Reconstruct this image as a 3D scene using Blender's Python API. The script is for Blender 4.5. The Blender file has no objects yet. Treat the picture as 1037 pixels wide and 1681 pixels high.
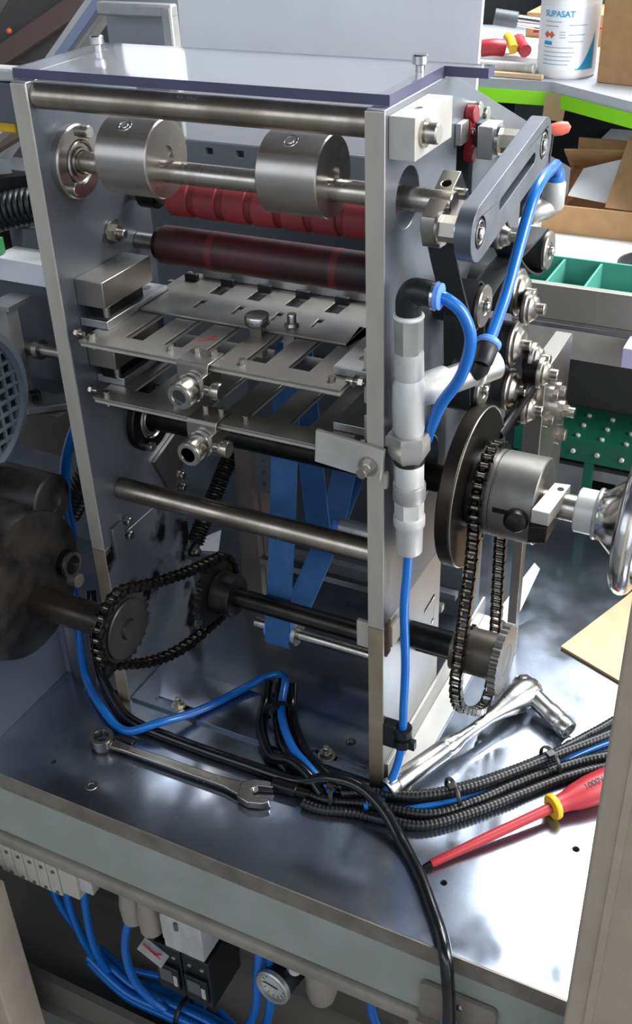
import bpy, math, random
from math import sin, cos, pi, radians
from mathutils import Vector, Matrix, Quaternion
from mathutils.geometry import tessellate_polygon
random.seed(7)
V = Vector
scene = bpy.context.scene
col = scene.collection

# ---------------------------------------------------------------- camera
cam_d = bpy.data.cameras.new('camera'); cam = bpy.data.objects.new('camera', cam_d); col.objects.link(cam)
cam_d.sensor_fit = 'VERTICAL'; cam_d.sensor_height = 36.0; cam_d.lens = 1754.7 / 1681 * 36.0
cam_d.clip_start = 0.02; cam_d.clip_end = 50
_r = V((0.89558474, 0.44373781, -0.0320115)); _u = V((-0.21757436, 0.4996132, 0.83847961)); _d = V((-0.38805847, 0.74396465, -0.54399192))
M3 = Matrix((_r, _u, -_d)).transposed()
cam.matrix_world = Matrix.Translation((0.5987, -0.6858, 0.8133)) @ M3.to_4x4()
scene.camera = cam

# ---------------------------------------------------------------- world, lamps, exposure
scene.view_settings.view_transform = 'Standard'; scene.view_settings.look = 'None'
scene.view_settings.exposure = 0.75; scene.view_settings.gamma = 1.0; scene.view_settings.use_curve_mapping = False
world = bpy.data.worlds.new('workshop_air'); scene.world = world; world.use_nodes = True
bg = world.node_tree.nodes['Background']; bg.inputs[0].default_value = (0.80, 0.88, 1.0, 1); bg.inputs[1].default_value = 1.25
def area(name, loc, target, sx, sy, power, colour):
    d = bpy.data.lights.new(name, 'AREA'); d.shape = 'RECTANGLE'; d.size = sx; d.size_y = sy; d.energy = power; d.color = colour
    o = bpy.data.objects.new(name, d); col.objects.link(o); o.location = loc
    o.rotation_euler = (V(target) - V(loc)).to_track_quat('-Z', 'Y').to_euler(); return o
area('skylight_offscreen', (0.75, 1.95, 2.55), (0.7, 1.6, 0), 1.5, 1.6, 125, (0.93, 0.97, 1.0))
area('fill_right_offscreen', (2.9, 0.3, 1.6), (0.3, 0.1, 0.3), 1.4, 1.6, 70, (1.0, 0.98, 0.94))  # unseen fill light from the right, added to brighten the side faces

# ---------------------------------------------------------------- mesh builder
def basis(ax):
    ax = V(ax).normalized()
    t = V((0, 0, 1)) if abs(ax.z) < 0.9 else V((1, 0, 0))
    e1 = ax.cross(t).normalized(); e2 = ax.cross(e1).normalized()
    return ax, e1, e2
def spline(pts, per=8, closed=False):
    P = [V(p) for p in pts]; out = []; n = len(P)
    rng = range(n) if closed else range(n - 1)
    for i in rng:
        if closed: a, b, c, d = P[i - 1], P[i], P[(i + 1) % n], P[(i + 2) % n]
        else: a, b, c, d = P[max(i - 1, 0)], P[i], P[i + 1], P[min(i + 2, n - 1)]
        for k in range(per):
            t = k / per
            out.append(0.5 * ((2 * b) + (c - a) * t + (2 * a - 5 * b + 4 * c - d) * t * t + (3 * b - a - 3 * c + d) * t ** 3))
    if not closed: out.append(P[-1])
    return out
def resample(pts, step, closed=False):
    P = list(pts) + ([pts[0]] if closed else [])
    L = [0.0]
    for a, b in zip(P, P[1:]): L.append(L[-1] + (b - a).length)
    n = max(2, int(round(L[-1] / step))); out = []; j = 0
    for i in range(n + (0 if closed else 1)):
        s = L[-1] * i / n
        while j < len(L) - 2 and L[j + 1] < s: j += 1
        t = (s - L[j]) / max(1e-9, L[j + 1] - L[j]); out.append(P[j].lerp(P[j + 1], t))
    return out
class MB:
    def __init__(s): s.v = []; s.f = []
    def add(s, vs, fs):
        o = len(s.v); s.v += [tuple(v) for v in vs]; s.f += [tuple(i + o for i in f) for f in fs]; return s
    def box(s, x0, x1, y0, y1, z0, z1):
        vs = [(x, y, z) for z in (z0, z1) for y in (y0, y1) for x in (x0, x1)]
        return s.add(vs, [(0, 2, 3, 1), (4, 5, 7, 6), (0, 1, 5, 4), (2, 6, 7, 3), (0, 4, 6, 2), (1, 3, 7, 5)])
    def obox(s, c, size, ex, ey):
        ex = V(ex).normalized(); ey = V(ey); ey = (ey - ex * ey.dot(ex)).normalized(); ez = ex.cross(ey); a, b, h = [q / 2 for q in size]; c = V(c)
        vs = [c + ex * (a * i) + ey * (b * j) + ez * (h * k) for k in (-1, 1) for j in (-1, 1) for i in (-1, 1)]
        return s.add(vs, [(0, 2, 3, 1), (4, 5, 7, 6), (0, 1, 5, 4), (2, 6, 7, 3), (0, 4, 6, 2), (1, 3, 7, 5)])
    def lathe(s, o, ax, prof, n=32, closed=False):
        ax, e1, e2 = basis(ax); o = V(o); vs = []; fs = []; m = len(prof)
        for r, h in prof:
            for k in range(n):
                a = 2 * pi * k / n; vs.append(o + ax * h + (e1 * cos(a) + e2 * sin(a)) * max(r, 1e-5))
        for i in range(m if closed else m - 1):
            j = (i + 1) % m
            for k in range(n): fs.append((i * n + k, i * n + (k + 1) % n, j * n + (k + 1) % n, j * n + k))
        if not closed:
            if prof[0][0] > 1e-4: fs.append(tuple(range(n))[::-1])
            if prof[-1][0] > 1e-4: fs.append(tuple((m - 1) * n + k for k in range(n)))
        return s.add(vs, fs)
    def cyl(s, p0, p1, r, r1=None, n=28, bev=0.0):
        p0 = V(p0); p1 = V(p1); h = (p1 - p0).length; r1 = r if r1 is None else r1
        prof = [(r, 0), (r1, h)] if not bev else [(r - bev, 0), (r, bev), (r1, h - bev), (r1 - bev, h)]
        return s.lathe(p0, p1 - p0, prof, n)
    def ring(s, p0, p1, r, ri, n=36):
        p0 = V(p0); p1 = V(p1); h = (p1 - p0).length
        return s.lathe(p0, p1 - p0, [(ri, 0), (r, 0), (r, h), (ri, h)], n, closed=True)
    def torus(s, o, ax, R, r, n=48, m=12, sq=1.0):
        return s.lathe(o, ax, [(R + r * cos(2 * pi * k / m), sq * r * sin(2 * pi * k / m)) for k in range(m)], n, closed=True)
    def sphere(s, c, r, n=16, m=8, ax=(0, 0, 1)):
        return s.lathe(c, ax, [(r * sin(pi * k / m), -r * cos(pi * k / m)) for k in range(m + 1)], n)
    def tube(s, pts, r, n=10, rf=None, closed=False):
        P = [V(p) for p in pts]; m = len(P); vs = []; fs = []
        T = []
        for i in range(m):
            a = P[i - 1] if (i > 0 or closed) else P[i]; b = P[(i + 1) % m] if (i < m - 1 or closed) else P[i]
            T.append((b - a).normalized())
        _, e1, e2 = basis(T[0])
        for i in range(m):
            if i: 
                q = T[i - 1].rotation_difference(T[i]); e1 = (q @ e1); e1 = (e1 - T[i] * e1.dot(T[i])).normalized()
            e2 = T[i].cross(e1); rr = rf(i) if rf else r
            for k in range(n):
                a = 2 * pi * k / n; vs.append(P[i] + (e1 * cos(a) + e2 * sin(a)) * rr)
        for i in range(m if closed else m - 1):
            j = (i + 1) % m
            for k in range(n): fs.append((i * n + k, i * n + (k + 1) % n, j * n + (k + 1) % n, j * n + k))
        if not closed: fs.append(tuple(range(n))[::-1]); fs.append(tuple((m - 1) * n + k for k in range(n)))
        return s.add(vs, fs)
    def prism(s, poly, ax, a0, a1, holes=()):
        # polygon in the plane across axis ax ('x': (y,z), 'y': (x,z), 'z': (x,y))
        def p3(p, a):
            return {'x': (a, p[0], p[1]), 'y': (p[0], a, p[1]), 'z': (p[0], p[1], a)}[ax]
        loops = [list(poly)] + [list(h) for h in holes]
        tri = tessellate_polygon([[V((p[0], p[1], 0)) for p in L] for L in loops])
        flat = [p for L in loops for p in L]; n = len(flat)
        vs = [p3(p, a0) for p in flat] + [p3(p, a1) for p in flat]
        fs = [tuple(t) for t in tri] + [tuple(i + n for i in t[::-1]) for t in tri]
        o = 0
        for L in loops:
            m = len(L)
            for i in range(m): fs.append((o + i, o + (i + 1) % m, n + o + (i + 1) % m, n + o + i))
            o += m
        return s.add(vs, fs)
    def slab(s, x0, x1, y0, y1, z0, z1, holes, ax='z'):
        rect = lambda a, b, c, d: [(a, c), (b, c), (b, d), (a, d)]
        xs = sorted({x0, x1, *[h[0] for h in holes], *[h[1] for h in holes]}); ys = sorted({y0, y1, *[h[2] for h in holes], *[h[3] for h in holes]})
        xs = [x for x in xs if x0 <= x <= x1]; ys = [y for y in ys if y0 <= y <= y1]
        nx, ny = len(xs) - 1, len(ys) - 1
        def solid(i, j):
            if i < 0 or j < 0 or i >= nx or j >= ny: return False
            cx, cy = (xs[i] + xs[i + 1]) / 2, (ys[j] + ys[j + 1]) / 2
            return not any(h[0] < cx < h[1] and h[2] < cy < h[3] for h in holes)
        def p3(a, b, c): return {'z': (a, b, c), 'x': (c, a, b), 'y': (a, c, b)}[ax]
        vs = [p3(x, y, z) for z in (z0, z1) for y in ys for x in xs]; N = (nx + 1) * (ny + 1); fs = []
        ix = lambda i, j, k: k * N + j * (nx + 1) + i
        for i in range(nx):
            for j in range(ny):
                if not solid(i, j): continue
                fs += [(ix(i, j, 0), ix(i, j + 1, 0), ix(i + 1, j + 1, 0), ix(i + 1, j, 0)), (ix(i, j, 1), ix(i + 1, j, 1), ix(i + 1, j + 1, 1), ix(i, j + 1, 1))]
                if not solid(i - 1, j): fs.append((ix(i, j, 0), ix(i, j, 1), ix(i, j + 1, 1), ix(i, j + 1, 0)))
                if not solid(i + 1, j): fs.append((ix(i + 1, j, 0), ix(i + 1, j + 1, 0), ix(i + 1, j + 1, 1), ix(i + 1, j, 1)))
                if not solid(i, j - 1): fs.append((ix(i, j, 0), ix(i + 1, j, 0), ix(i + 1, j, 1), ix(i, j, 1)))
                if not solid(i, j + 1): fs.append((ix(i, j + 1, 0), ix(i, j + 1, 1), ix(i + 1, j + 1, 1), ix(i + 1, j + 1, 0)))
        return s.add(vs, fs)
    def ribbon(s, pts, w0, w1, th, ax='x', closed=True):
        # flat belt: path in the YZ plane at x from w0 to w1, thickness th
        P = [V((0, p[0], p[1])) for p in pts]; m = len(P); vs = []; fs = []
        for i in range(m):
            a = P[i - 1] if (i or closed) else P[i]; b = P[(i + 1) % m] if (i < m - 1 or closed) else P[i]
            t = (b - a).normalized(); nn = V((0, -t.z, t.y)) * (th / 2)
            for x, sg in ((w0, 1), (w1, 1), (w1, -1), (w0, -1)): vs.append(P[i] + nn * sg + V((x, 0, 0)))
        for i in range(m if closed else m - 1):
            j = (i + 1) % m
            for k in range(4): fs.append((i * 4 + k, i * 4 + (k + 1) % 4, j * 4 + (k + 1) % 4, j * 4 + k))
        if not closed: fs += [(3, 2, 1, 0), tuple((m - 1) * 4 + k for k in range(4))]
        return s.add(vs, fs)
    def mesh(s, name, mat, org=(0, 0, 0), angle=38):
        me = bpy.data.meshes.new(name); o = V(org)
        me.from_pydata([tuple(V(v) - o) for v in s.v], [], s.f)
        import bmesh
        bm = bmesh.new(); bm.from_mesh(me); bmesh.ops.recalc_face_normals(bm, faces=bm.faces); bm.to_mesh(me); bm.free()
        for p in me.polygons: p.use_smooth = True
        me.set_sharp_from_angle(angle=radians(angle))
        for m in (mat if isinstance(mat, (list, tuple)) else [mat]): me.materials.append(m)
        me.update(); return me
def circ(cy, cz, r, n=32, a0=0, a1=2 * pi):
    k = n if abs(a1 - a0 - 2 * pi) < 1e-6 else n + 1
    return [(cy + r * cos(a0 + (a1 - a0) * i / n), cz + r * sin(a0 + (a1 - a0) * i / n)) for i in range(k)]
def rrect(x0, x1, y0, y1, r, n=5):
    out = []
    for cx, cy, a in ((x1 - r, y1 - r, 0), (x0 + r, y1 - r, pi / 2), (x0 + r, y0 + r, pi), (x1 - r, y0 + r, 1.5 * pi)):
        out += [(cx + r * cos(a + pi / 2 * k / n), cy + r * sin(a + pi / 2 * k / n)) for k in range(n + 1)]
    return out
def slotpoly(p, q, r, n=8):
    p = V((p[0], p[1])); q = V((q[0], q[1])); a = math.atan2((q - p).y, (q - p).x)
    return [(q.x + r * cos(a - pi / 2 + pi * k / n), q.y + r * sin(a - pi / 2 + pi * k / n)) for k in range(n + 1)] + \
           [(p.x + r * cos(a + pi / 2 + pi * k / n), p.y + r * sin(a + pi / 2 + pi * k / n)) for k in range(n + 1)]

ORG = {}
def tag(o, label, cat, group=None, kind=None):
    if label: o['label'] = label
    if cat: o['category'] = cat
    if group: o['group'] = group
    if kind: o['kind'] = kind
    return o
def thing(name, label, cat, loc, group=None):
    o = bpy.data.objects.new(name, None); o.empty_display_size = 0.02; col.objects.link(o); o.location = loc; ORG[o.name] = V(loc)
    return tag(o, label, cat, group)
def finish(o, bevel):
    if bevel:
        m = o.modifiers.new('edge', 'BEVEL'); m.width = bevel; m.segments = 2; m.limit_method = 'ANGLE'; m.angle_limit = radians(40); m.harden_normals = False
def part(name, mb, mat, parent, bevel=0, label=None, angle=38, kind=None):
    org = ORG[parent.name]
    o = bpy.data.objects.new(name, mb.mesh(name, mat, org, angle)); col.objects.link(o); o.parent = parent; ORG[o.name] = org
    if label: o['label'] = label
    if kind: o['kind'] = kind
    finish(o, bevel); return o
def solo(name, mb, mat, label, cat, group=None, bevel=0, kind=None, angle=38, origin=None):
    if origin is None:
        n = len(mb.v); xs = [v[0] for v in mb.v]; ys = [v[1] for v in mb.v]; zs = [v[2] for v in mb.v]
        origin = ((min(xs) + max(xs)) / 2, (min(ys) + max(ys)) / 2, min(zs))
    o = bpy.data.objects.new(name, mb.mesh(name, mat, origin, angle)); col.objects.link(o); o.location = origin; ORG[o.name] = V(origin)
    finish(o, bevel); return tag(o, label, cat, group, kind)
def inst(name, me, parent, mw, label=None):
    o = bpy.data.objects.new(name, me); col.objects.link(o); o.parent = parent
    o.matrix_local = Matrix.Translation(-ORG[parent.name]) @ mw; ORG[o.name] = ORG[parent.name]
    if label: o['label'] = label
    return o
def frame(pos, ax, scale=1.0, spin=0.0):
    q = V((0, 0, 1)).rotation_difference(V(ax).normalized())
    return Matrix.Translation(pos) @ q.to_matrix().to_4x4() @ Matrix.Rotation(spin, 4, 'Z') @ Matrix.Diagonal((scale, scale, scale, 1))

def cut(o, mb):
    # subtracts a real recess from an object's mesh
    t = bpy.data.objects.new('cutter_tmp', mb.mesh('cutter_tmp', o.data.materials[0], ORG[o.name])); col.objects.link(t)
    t.parent = o.parent
    m = o.modifiers.new('recess', 'BOOLEAN'); m.operation = 'DIFFERENCE'; m.solver = 'EXACT'; m.object = t
    bpy.context.view_layer.update()
    me = bpy.data.meshes.new_from_object(o.evaluated_get(bpy.context.evaluated_depsgraph_get()))
    o.modifiers.clear(); o.data = me; me.set_sharp_from_angle(angle=radians(38))
    dm = t.data; bpy.data.objects.remove(t); bpy.data.meshes.remove(dm); return o
# ---------------------------------------------------------------- materials
def srgb(h):
    c = [int(h[i:i + 2], 16) / 255 for i in (0, 2, 4)]
    return tuple((x / 12.92 if x <= 0.04045 else ((x + 0.055) / 1.055) ** 2.4) for x in c) + (1,)
def mat(name, c, rough=0.5, metal=0.0, c2=None, scale=30, stretch=(1, 1, 1), rvar=0.0, bump=0.0, bscale=None, detail=4, spec=0.5, lo=0.35, hi=0.65, coat=0):
    m = bpy.data.materials.new(name); m.use_nodes = True; nt = m.node_tree; N = nt.nodes; L = nt.links; b = N['Principled BSDF']
    b.inputs['Base Color'].default_value = srgb(c); b.inputs['Roughness'].default_value = rough; b.inputs['Metallic'].default_value = metal
    b.inputs['Specular IOR Level'].default_value = spec
    if coat: b.inputs['Coat Weight'].default_value = coat
    if c2 or rvar or bump:
        tc = N.new('ShaderNodeTexCoord'); mp = N.new('ShaderNodeMapping'); mp.inputs['Scale'].default_value = stretch
        L.new(tc.outputs['Object'], mp.inputs[0])
        nz = N.new('ShaderNodeTexNoise'); nz.inputs['Scale'].default_value = scale; nz.inputs['Detail'].default_value = detail; L.new(mp.outputs[0], nz.inputs['Vector'])
        if c2:
            rp = N.new('ShaderNodeValToRGB'); rp.color_ramp.elements[0].color = srgb(c); rp.color_ramp.elements[1].color = srgb(c2)
            rp.color_ramp.elements[0].position = lo; rp.color_ramp.elements[1].position = hi
            L.new(nz.outputs[0], rp.inputs[0]); L.new(rp.outputs[0], b.inputs['Base Color'])
        if rvar:
            mr = N.new('ShaderNodeMapRange'); mr.interpolation_type = 'SMOOTHSTEP'; mr.inputs[1].default_value = 0.22; mr.inputs[2].default_value = 0.78
            mr.inputs[3].default_value = rough - rvar; mr.inputs[4].default_value = rough + rvar
            L.new(nz.outputs[0], mr.inputs[0]); L.new(mr.outputs[0], b.inputs['Roughness'])
        if bump:
            n2 = N.new('ShaderNodeTexNoise'); n2.inputs['Scale'].default_value = bscale or scale; n2.inputs['Detail'].default_value = 3; L.new(mp.outputs[0], n2.inputs['Vector'])
            bp = N.new('ShaderNodeBump'); bp.inputs['Strength'].default_value = bump; bp.inputs['Distance'].default_value = 0.001
            L.new(n2.outputs[0], bp.inputs['Height']); L.new(bp.outputs[0], b.inputs['Normal'])
    return m
STEEL = mat('brushed_steel', 'aaa49c', 0.33, 1, '928c84', 14, (1, 1, 1), 0.07)
SHAFT = mat('turned_shaft', 'c2bab0', 0.27, 1, 'aea69b', 25, (4, 1, 1), 0.04)
BAR = mat('stained_tie_bar', 'b5aa9a', 0.32, 1, '8f8476', 18, (2, 1, 1), 0.06)
COLLAR = mat('turned_collar', 'b3aca4', 0.30, .92, 'a59e96', 12, (1, 2, 2), 0.04)
PLATE = mat('ground_plate', '8f9399', 0.42, .85, '7b7f85', 6, (1, 1, 1), 0.06, 0.05, 300)
PLATE_EDGE = mat('milled_edge', 'bdb6aa', 0.5, .45, 'aca599', 40, (1, 1, .2), 0.06)
ALU = mat('aluminium', 'c6c6c4', 0.42, 1, 'b4b3b0', 40, (1, 1, 1), 0.05)
ALU_MATT = mat('painted_aluminium', 'b9b6ae', 0.55, 0.35, 'aba79e', 40, rvar=.05)
CHROME = mat('chrome', 'c9c8c6', 0.19, 1, 'b8b7b4', 30, rvar=.05)
SCREW = mat('zinc_screw', 'b4aea3', 0.28, 1)
DARK = mat('blackened_steel', '2c2b2a', 0.38, 0.85, '1c1b1a', 35, rvar=.08)
GREY_LINK = mat('grey_anodised', '6d7076', 0.40, 0.75, '5c5f65', 30, rvar=.05)
GREASE = mat('greasy_black', '1a1817', 0.36, 0.3, '2b2825', 45, rvar=.12, bump=.06, bscale=90)
CHAIN = mat('greasy_chain', '231f1b', 0.28, 0.9, '3d362f', 240, rvar=.08)
CHAINROLL = mat('worn_chain_roller', '9c9488', 0.25, 1, '6b6359', 200)
HUB = mat('bead_blasted_hub', '77746f', 0.45, 0.85, '66625d', 40, rvar=.06)
BLACKP = mat('black_plastic', '0f1011', 0.42)
RUBBER = mat('black_rubber_belt', '151617', 0.6, 0, '202122', 60)
CABLE = mat('black_cable', '0d0d0e', 0.22, 0, coat=.3)
CONDUIT = mat('corrugated_conduit', '131314', 0.4)
BLUE = mat('blue_air_tube', '0a61b0', 0.28, 0, coat=.2)
BLUEB = mat('blue_bevel_collet', '5f8ede', 0.4)
BELT = mat('blue_fabric_belt', '2f5f94', 0.6, 0, '295685', 80)
RED = mat('red_rubber', '8f3033', 0.5, 0, '7e282b', 30, rvar=.06)
REDG = mat('red_rubber_groove', '6c1c20', 0.55)
DRED = mat('dark_red_roller', '431216', 0.45, 0, '1c090b', 9, (2, 1, 1), 0.06)
REDP = mat('red_plastic', '8c1f2a', 0.4)
WHITE = mat('white_fitting', 'c9c8c4', 0.42, .25, 'aeada9', 45, (1, 1, .4), .07)
ZINC = mat('galvanised_fitting', 'c2c0bb', 0.36, .7, 'a6a49f', 40, rvar=.06)
TAPE = mat('thread_tape', 'd7d5d0', 0.6)
TABLE = mat('stainless_sheet', 'acb4c0', 0.20, .95, '7f8794', 13, (1, 1, 1), 0.12, 0, None, 5, lo=.3, hi=.68)
FASCIA = mat('green_grey_paint', '959a90', 0.5, 0, '8c9187', 20)
LIP = mat('worn_table_lip', '8a8378', 0.45, .4, '746d62', 40)
RAIL = mat('beige_grey_rail', '8e867a', 0.45, 0, '7a7267', 30)
POST = mat('beige_paint', 'a99c89', 0.5, 0, 'a09380', 25)
CAB = mat('cabinet_paint', '5e5a54', 0.6, 0, '54504a', 12)
DUCT = mat('grey_duct', '5c5850', 0.6)
CREAM = mat('cream_plastic', 'b3aca0', 0.5)
TRANSP = mat('dusty_clear_plastic', '8f8579', 0.35)
GREEN = mat('teal_bin', '4a9080', 0.45)
DGREEN = mat('green_rack', '0c5a43', 0.45)
LIME = mat('lime_edge_band', '8fe01c', 0.5)
SHELF = mat('pale_laminate', 'b9bdc2', 0.5)
CARD = mat('cardboard', 'b08a60', 0.85, 0, 'a88158', 60)
CARDL = mat('pale_cardboard', 'c9ac8a', 0.85, 0, 'c0a27f', 40)
CARDE = mat('cut_cardboard_edge', 'a88b68', 0.9)
PAPER = mat('white_paper', 'e8e9ea', 0.75)
BOTTLE = mat('milky_bottle', 'f2f0ee', 0.35)
LABELM = mat('bottle_label', 'f4f6f9', 0.5)
CYAN = mat('label_cyan', '2aa0d0', 0.5)
GREYINK = mat('label_grey_ink', 'a9b3bf', 0.6)
REDINK = mat('red_marker', 'b01830', 0.6)
ORANGE = mat('hazard_red', 'd9694a', 0.6)
INK = mat('dark_ink', '3a1a1a', 0.6)
YELLOW = mat('yellow_plastic', 'e3b21c', 0.4)
DRIVER = mat('driver_red', 'a3242d', 0.42)
FANG = mat('blue_grey_cowl', '5c646a', 0.5, 0, '545c62', 30)
GUARD = mat('guard_profile', 'bcbab6', 0.4, .5, 'a8a6a2', 20)
PANEL = mat('pale_grey_panel', 'e8eaec', 0.5, 0, 'e0e2e5', 8)
GREYD = mat('dark_grey_paint', '5c6064', 0.5, .2, '52565a', 15)
BROWND = mat('brown_grey_paint', '5f564f', 0.6)
WALLM = mat('workshop_wall', 'a0a5ab', 0.8, 0, '969ba1', 3)
CEIL = mat('workshop_ceiling', '4a5058', 0.8)
FLOORM = mat('workshop_floor', '7a7a78', 0.7, 0, '70706e', 4)
OILY_SHADE = mat('oily_steel_bore_shade', '5d564b', 0.45, .6, '4e483f', 25, rvar=.06)  # brown oily hub steel; its dark tone also stands in for shade in the bore
ORANGEP = mat('coral_plastic', 'd9634f', 0.45)
GREENPLUG = mat('green_plug', '3f8f5a', 0.5)
PALELILAC = mat('lilac_plastic', 'b9b4d6', 0.4)
TAPEB = mat('brown_tape', 'a48a63', 0.6)
acr = bpy.data.materials.new('clear_acrylic'); acr.use_nodes = True
_b = acr.node_tree.nodes['Principled BSDF']; _b.inputs['Base Color'].default_value = (0.93, 0.94, 0.98, 1); _b.inputs['Transmission Weight'].default_value = 0.93; _b.inputs['IOR'].default_value = 1.49; _b.inputs['Roughness'].default_value = 0.06
ACR_EDGE = mat('sawn_acrylic_edge', '4d4b66', 0.45, 0, '434159', 20)
gl = bpy.data.materials.new('gauge_glass'); gl.use_nodes = True
_b = gl.node_tree.nodes['Principled BSDF']; _b.inputs['Base Color'].default_value = (0.9, 0.92, 0.92, 1); _b.inputs['Transmission Weight'].default_value = 0.8; _b.inputs['Roughness'].default_value = 0.05

# ---------------------------------------------------------------- shared fixings
X, Y, Z = V((1, 0, 0)), V((0, 1, 0)), V((0, 0, 1))
def hexpts(r): return [(r * cos(pi / 3 * k), r * sin(pi / 3 * k)) for k in range(6)]
FIX = {}
def fixing(kind, m):
    key = (kind, m.name)
    if key in FIX: return FIX[key]
    mb = MB()
    if kind == 'socket_screw':
        mb.lathe((0, 0, 0), Z, [(1, 0), (1, 1.15), (.88, 1.3), (.62, 1.3)], 18)
        mb.f.pop(); mb.lathe((0, 0, 0), Z, [(.62, 1.3), (.55, 1.25), (.52, .5), (0, .45)], 18)
    elif kind == 'washer': mb.ring((0, 0, 0), (0, 0, .25), 1, .5, 20)
    elif kind == 'hex_bolt': mb.prism(hexpts(1), 'z', 0, .75); mb.lathe((0, 0, .75), Z, [(.8, 0), (.7, .08), (0, .1)], 12)
    elif kind == 'hex_nut':
        mb.ring((0, 0, -.2), (0, 0, 0), 1.35, .5, 20); mb.prism(hexpts(1), 'z', 0, .8); mb.cyl((0, 0, .8), (0, 0, 1.7), .52, n=14, bev=.08)
    elif kind == 'pan_screw': mb.lathe((0, 0, 0), Z, [(1, 0), (.95, .35), (.6, .6), (0, .68)], 16); mb.box(-.7, .7, -.1, .1, .55, .72)
    elif kind == 'countersunk_screw': mb.lathe((0, 0, 0), Z, [(1, 0), (.95, .08), (.5, .08), (.42, -.1), (0, -.12)], 18)
    FIX[key] = mb.mesh(kind, m); return FIX[key]
def screw(kind, pos, ax, r, parent, m=None, spin=0.0, label=None):
    return inst(kind, fixing(kind, m or SCREW), parent, frame(pos, ax, r, spin), label)
def text_mesh(txt, size, bend=None):
    cu = bpy.data.curves.new('lettering', 'FONT'); cu.body = txt; cu.size = size; cu.extrude = 0.0; cu.offset = size * .018; cu.align_x = 'LEFT'
    o = bpy.data.objects.new('lettering_tmp', cu); col.objects.link(o)
    dg = bpy.context.evaluated_depsgraph_get(); me = bpy.data.meshes.new_from_object(o.evaluated_get(dg))
    col.objects.unlink(o); bpy.data.objects.remove(o); return me
# ================================================================ THE SETTING
def struct(name, mb, m):
    o = bpy.data.objects.new(name, mb.mesh(name, m)); col.objects.link(o); o['kind'] = 'structure'; ORG[o.name] = V((0, 0, 0)); return o
struct('floor', MB().box(-3, 4, -2.5, 3.6, -0.95, -0.85), FLOORM)
struct('wall_back', MB().slab(-3, 4, -0.85, 2.8, 3.4, 3.5, [(-2.5, 3.6, 1.15, 2.5)], ax='y'), WALLM)
wn_ = MB()
for k in range(8): wn_.box(-2.5 + .86 * k, -2.45 + .86 * k, 3.42, 3.48, 1.15, 2.5)
for z in (1.15, 1.80, 2.45): wn_.box(-2.5, 3.6, 3.42, 3.48, z, z + .05)
struct('window_1', wn_, GREYD)
struct('wall_left', MB().box(-2.7, -2.6, -2.5, 3.4, -0.85, 2.8), WALLM)
struct('wall_front_unseen', MB().slab(-3, 4, -0.85, 2.8, -2.6, -2.5, [(-2.4, 3.6, 0.95, 2.5)], ax='y'), WALLM)  # unseen wall, added to cut low light from the front
struct('ceiling', MB().slab(-3, 4, -2.5, 3.4, 2.6, 2.7, [(-0.05, 1.55, 1.1, 2.8)]), CEIL)

# ================================================================ MACHINE TABLE
tb = thing('machine_table', 'stainless topped machine table with green-grey front fascia', 'table', (0.2, 0.2, -0.85))
holes = [circ(x, y, r, 14) for x, y, r in ((.3992, -.0809, .0033), (.4973, .0059, .0036), (.25, .0406, .0055), (.54, -.05, .0033), (-.02, -.11, .003), (.2, .2, .004))]
part('table_top', MB().prism([(-.75, -.146), (.85, -.146), (.85, .665), (-.75, .665)], 'z', -0.0025, 0, holes), TABLE, tb)
part('top_lip', MB().box(-.75, .85, -.1475, -.146, -.022, -.0003), LIP, tb)
part('fascia', MB().box(-.75, .85, -.144, -.140, -.100, -.0025), FASCIA, tb)
part('fascia_return', MB().box(-.75, .85, -.146, -.144, -.024, -.021), FASCIA, tb)
lr = part('lower_rail', MB().prism(rrect(-.152, -.134, -.119, -.101, .007), 'x', -.75, .412), RAIL, tb)
part('rail_corner_post', MB().prism(rrect(.394, .412, -.152, -.134, .004), 'z', -.85, -.112), RAIL, tb)
part('door_header', MB().box(.412, .85, -.143, -.139, -.85, -.100), FASCIA, tb)
bk = part('latch_plate', MB().prism(rrect(.4045, .475, -.099, -.052, .006), 'y', -.150, -.145), RAIL, tb, .001)
screw('pan_screw', (.4415, -.150, -.064), -Y, .0042, bk)
part('latch_fold', MB().box(.4045, .475, -.158, -.146, -.1005, -.098), RAIL, tb)
part('left_leg', MB().box(-.75, -.70, -.144, -.1, -.85, -.1), FASCIA, tb)
part('rear_leg', MB().box(-.75, -.70, .60, .66, -.85, -.003), FASCIA, tb)
part('rear_leg', MB().box(.80, .85, .60, .66, -.85, -.003), FASCIA, tb)
part('cabinet_back', MB().box(-.75, .85, .095, .10, -.85, -.003), CAB, tb)
part('cabinet_tray', MB().prism([(-.136, -.46), (.095, -.40), (.095, -.405), (-.136, -.465)], 'x', -.74, .39), CAB, tb)
part('mounting_channel', MB().box(-.74, .39, .06, .095, -.30, -.23), CAB, tb)
part('cable_duct', MB().box(-.74, .39, -.128, -.118, -.455, -.405), DUCT, tb)
part('edge_rail', MB().box(-.74, .39, .0, .04, -.425, -.395), DUCT, tb)
screw('countersunk_screw', (.036, -.1205, .0004), Z, .0065, tb)

def post(label, x0, x1, y0, y1, z1, lips):
    p = thing('enclosure_post', label, 'post', ((x0 + x1) / 2, (y0 + y1) / 2, -.85))
    part('post_shell', MB().prism(rrect(x0, x1, y0, y1, .003, 3), 'z', -.85, z1), POST, p)
    for a in lips: part('folded_lip', MB().box(a[0], a[1], a[2], a[3], -.85, z1), POST, p)
    return p
post('wide beige painted steel door post beside the red screwdriver', .5375, .66, -.205, -.152, .52, [(.552, .557, -.2065, -.205)])
post('beige painted steel post below the valve block', -.24, -.0885, -.205, -.156, -.175, [(-.125, -.121, -.2065, -.205)])

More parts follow.
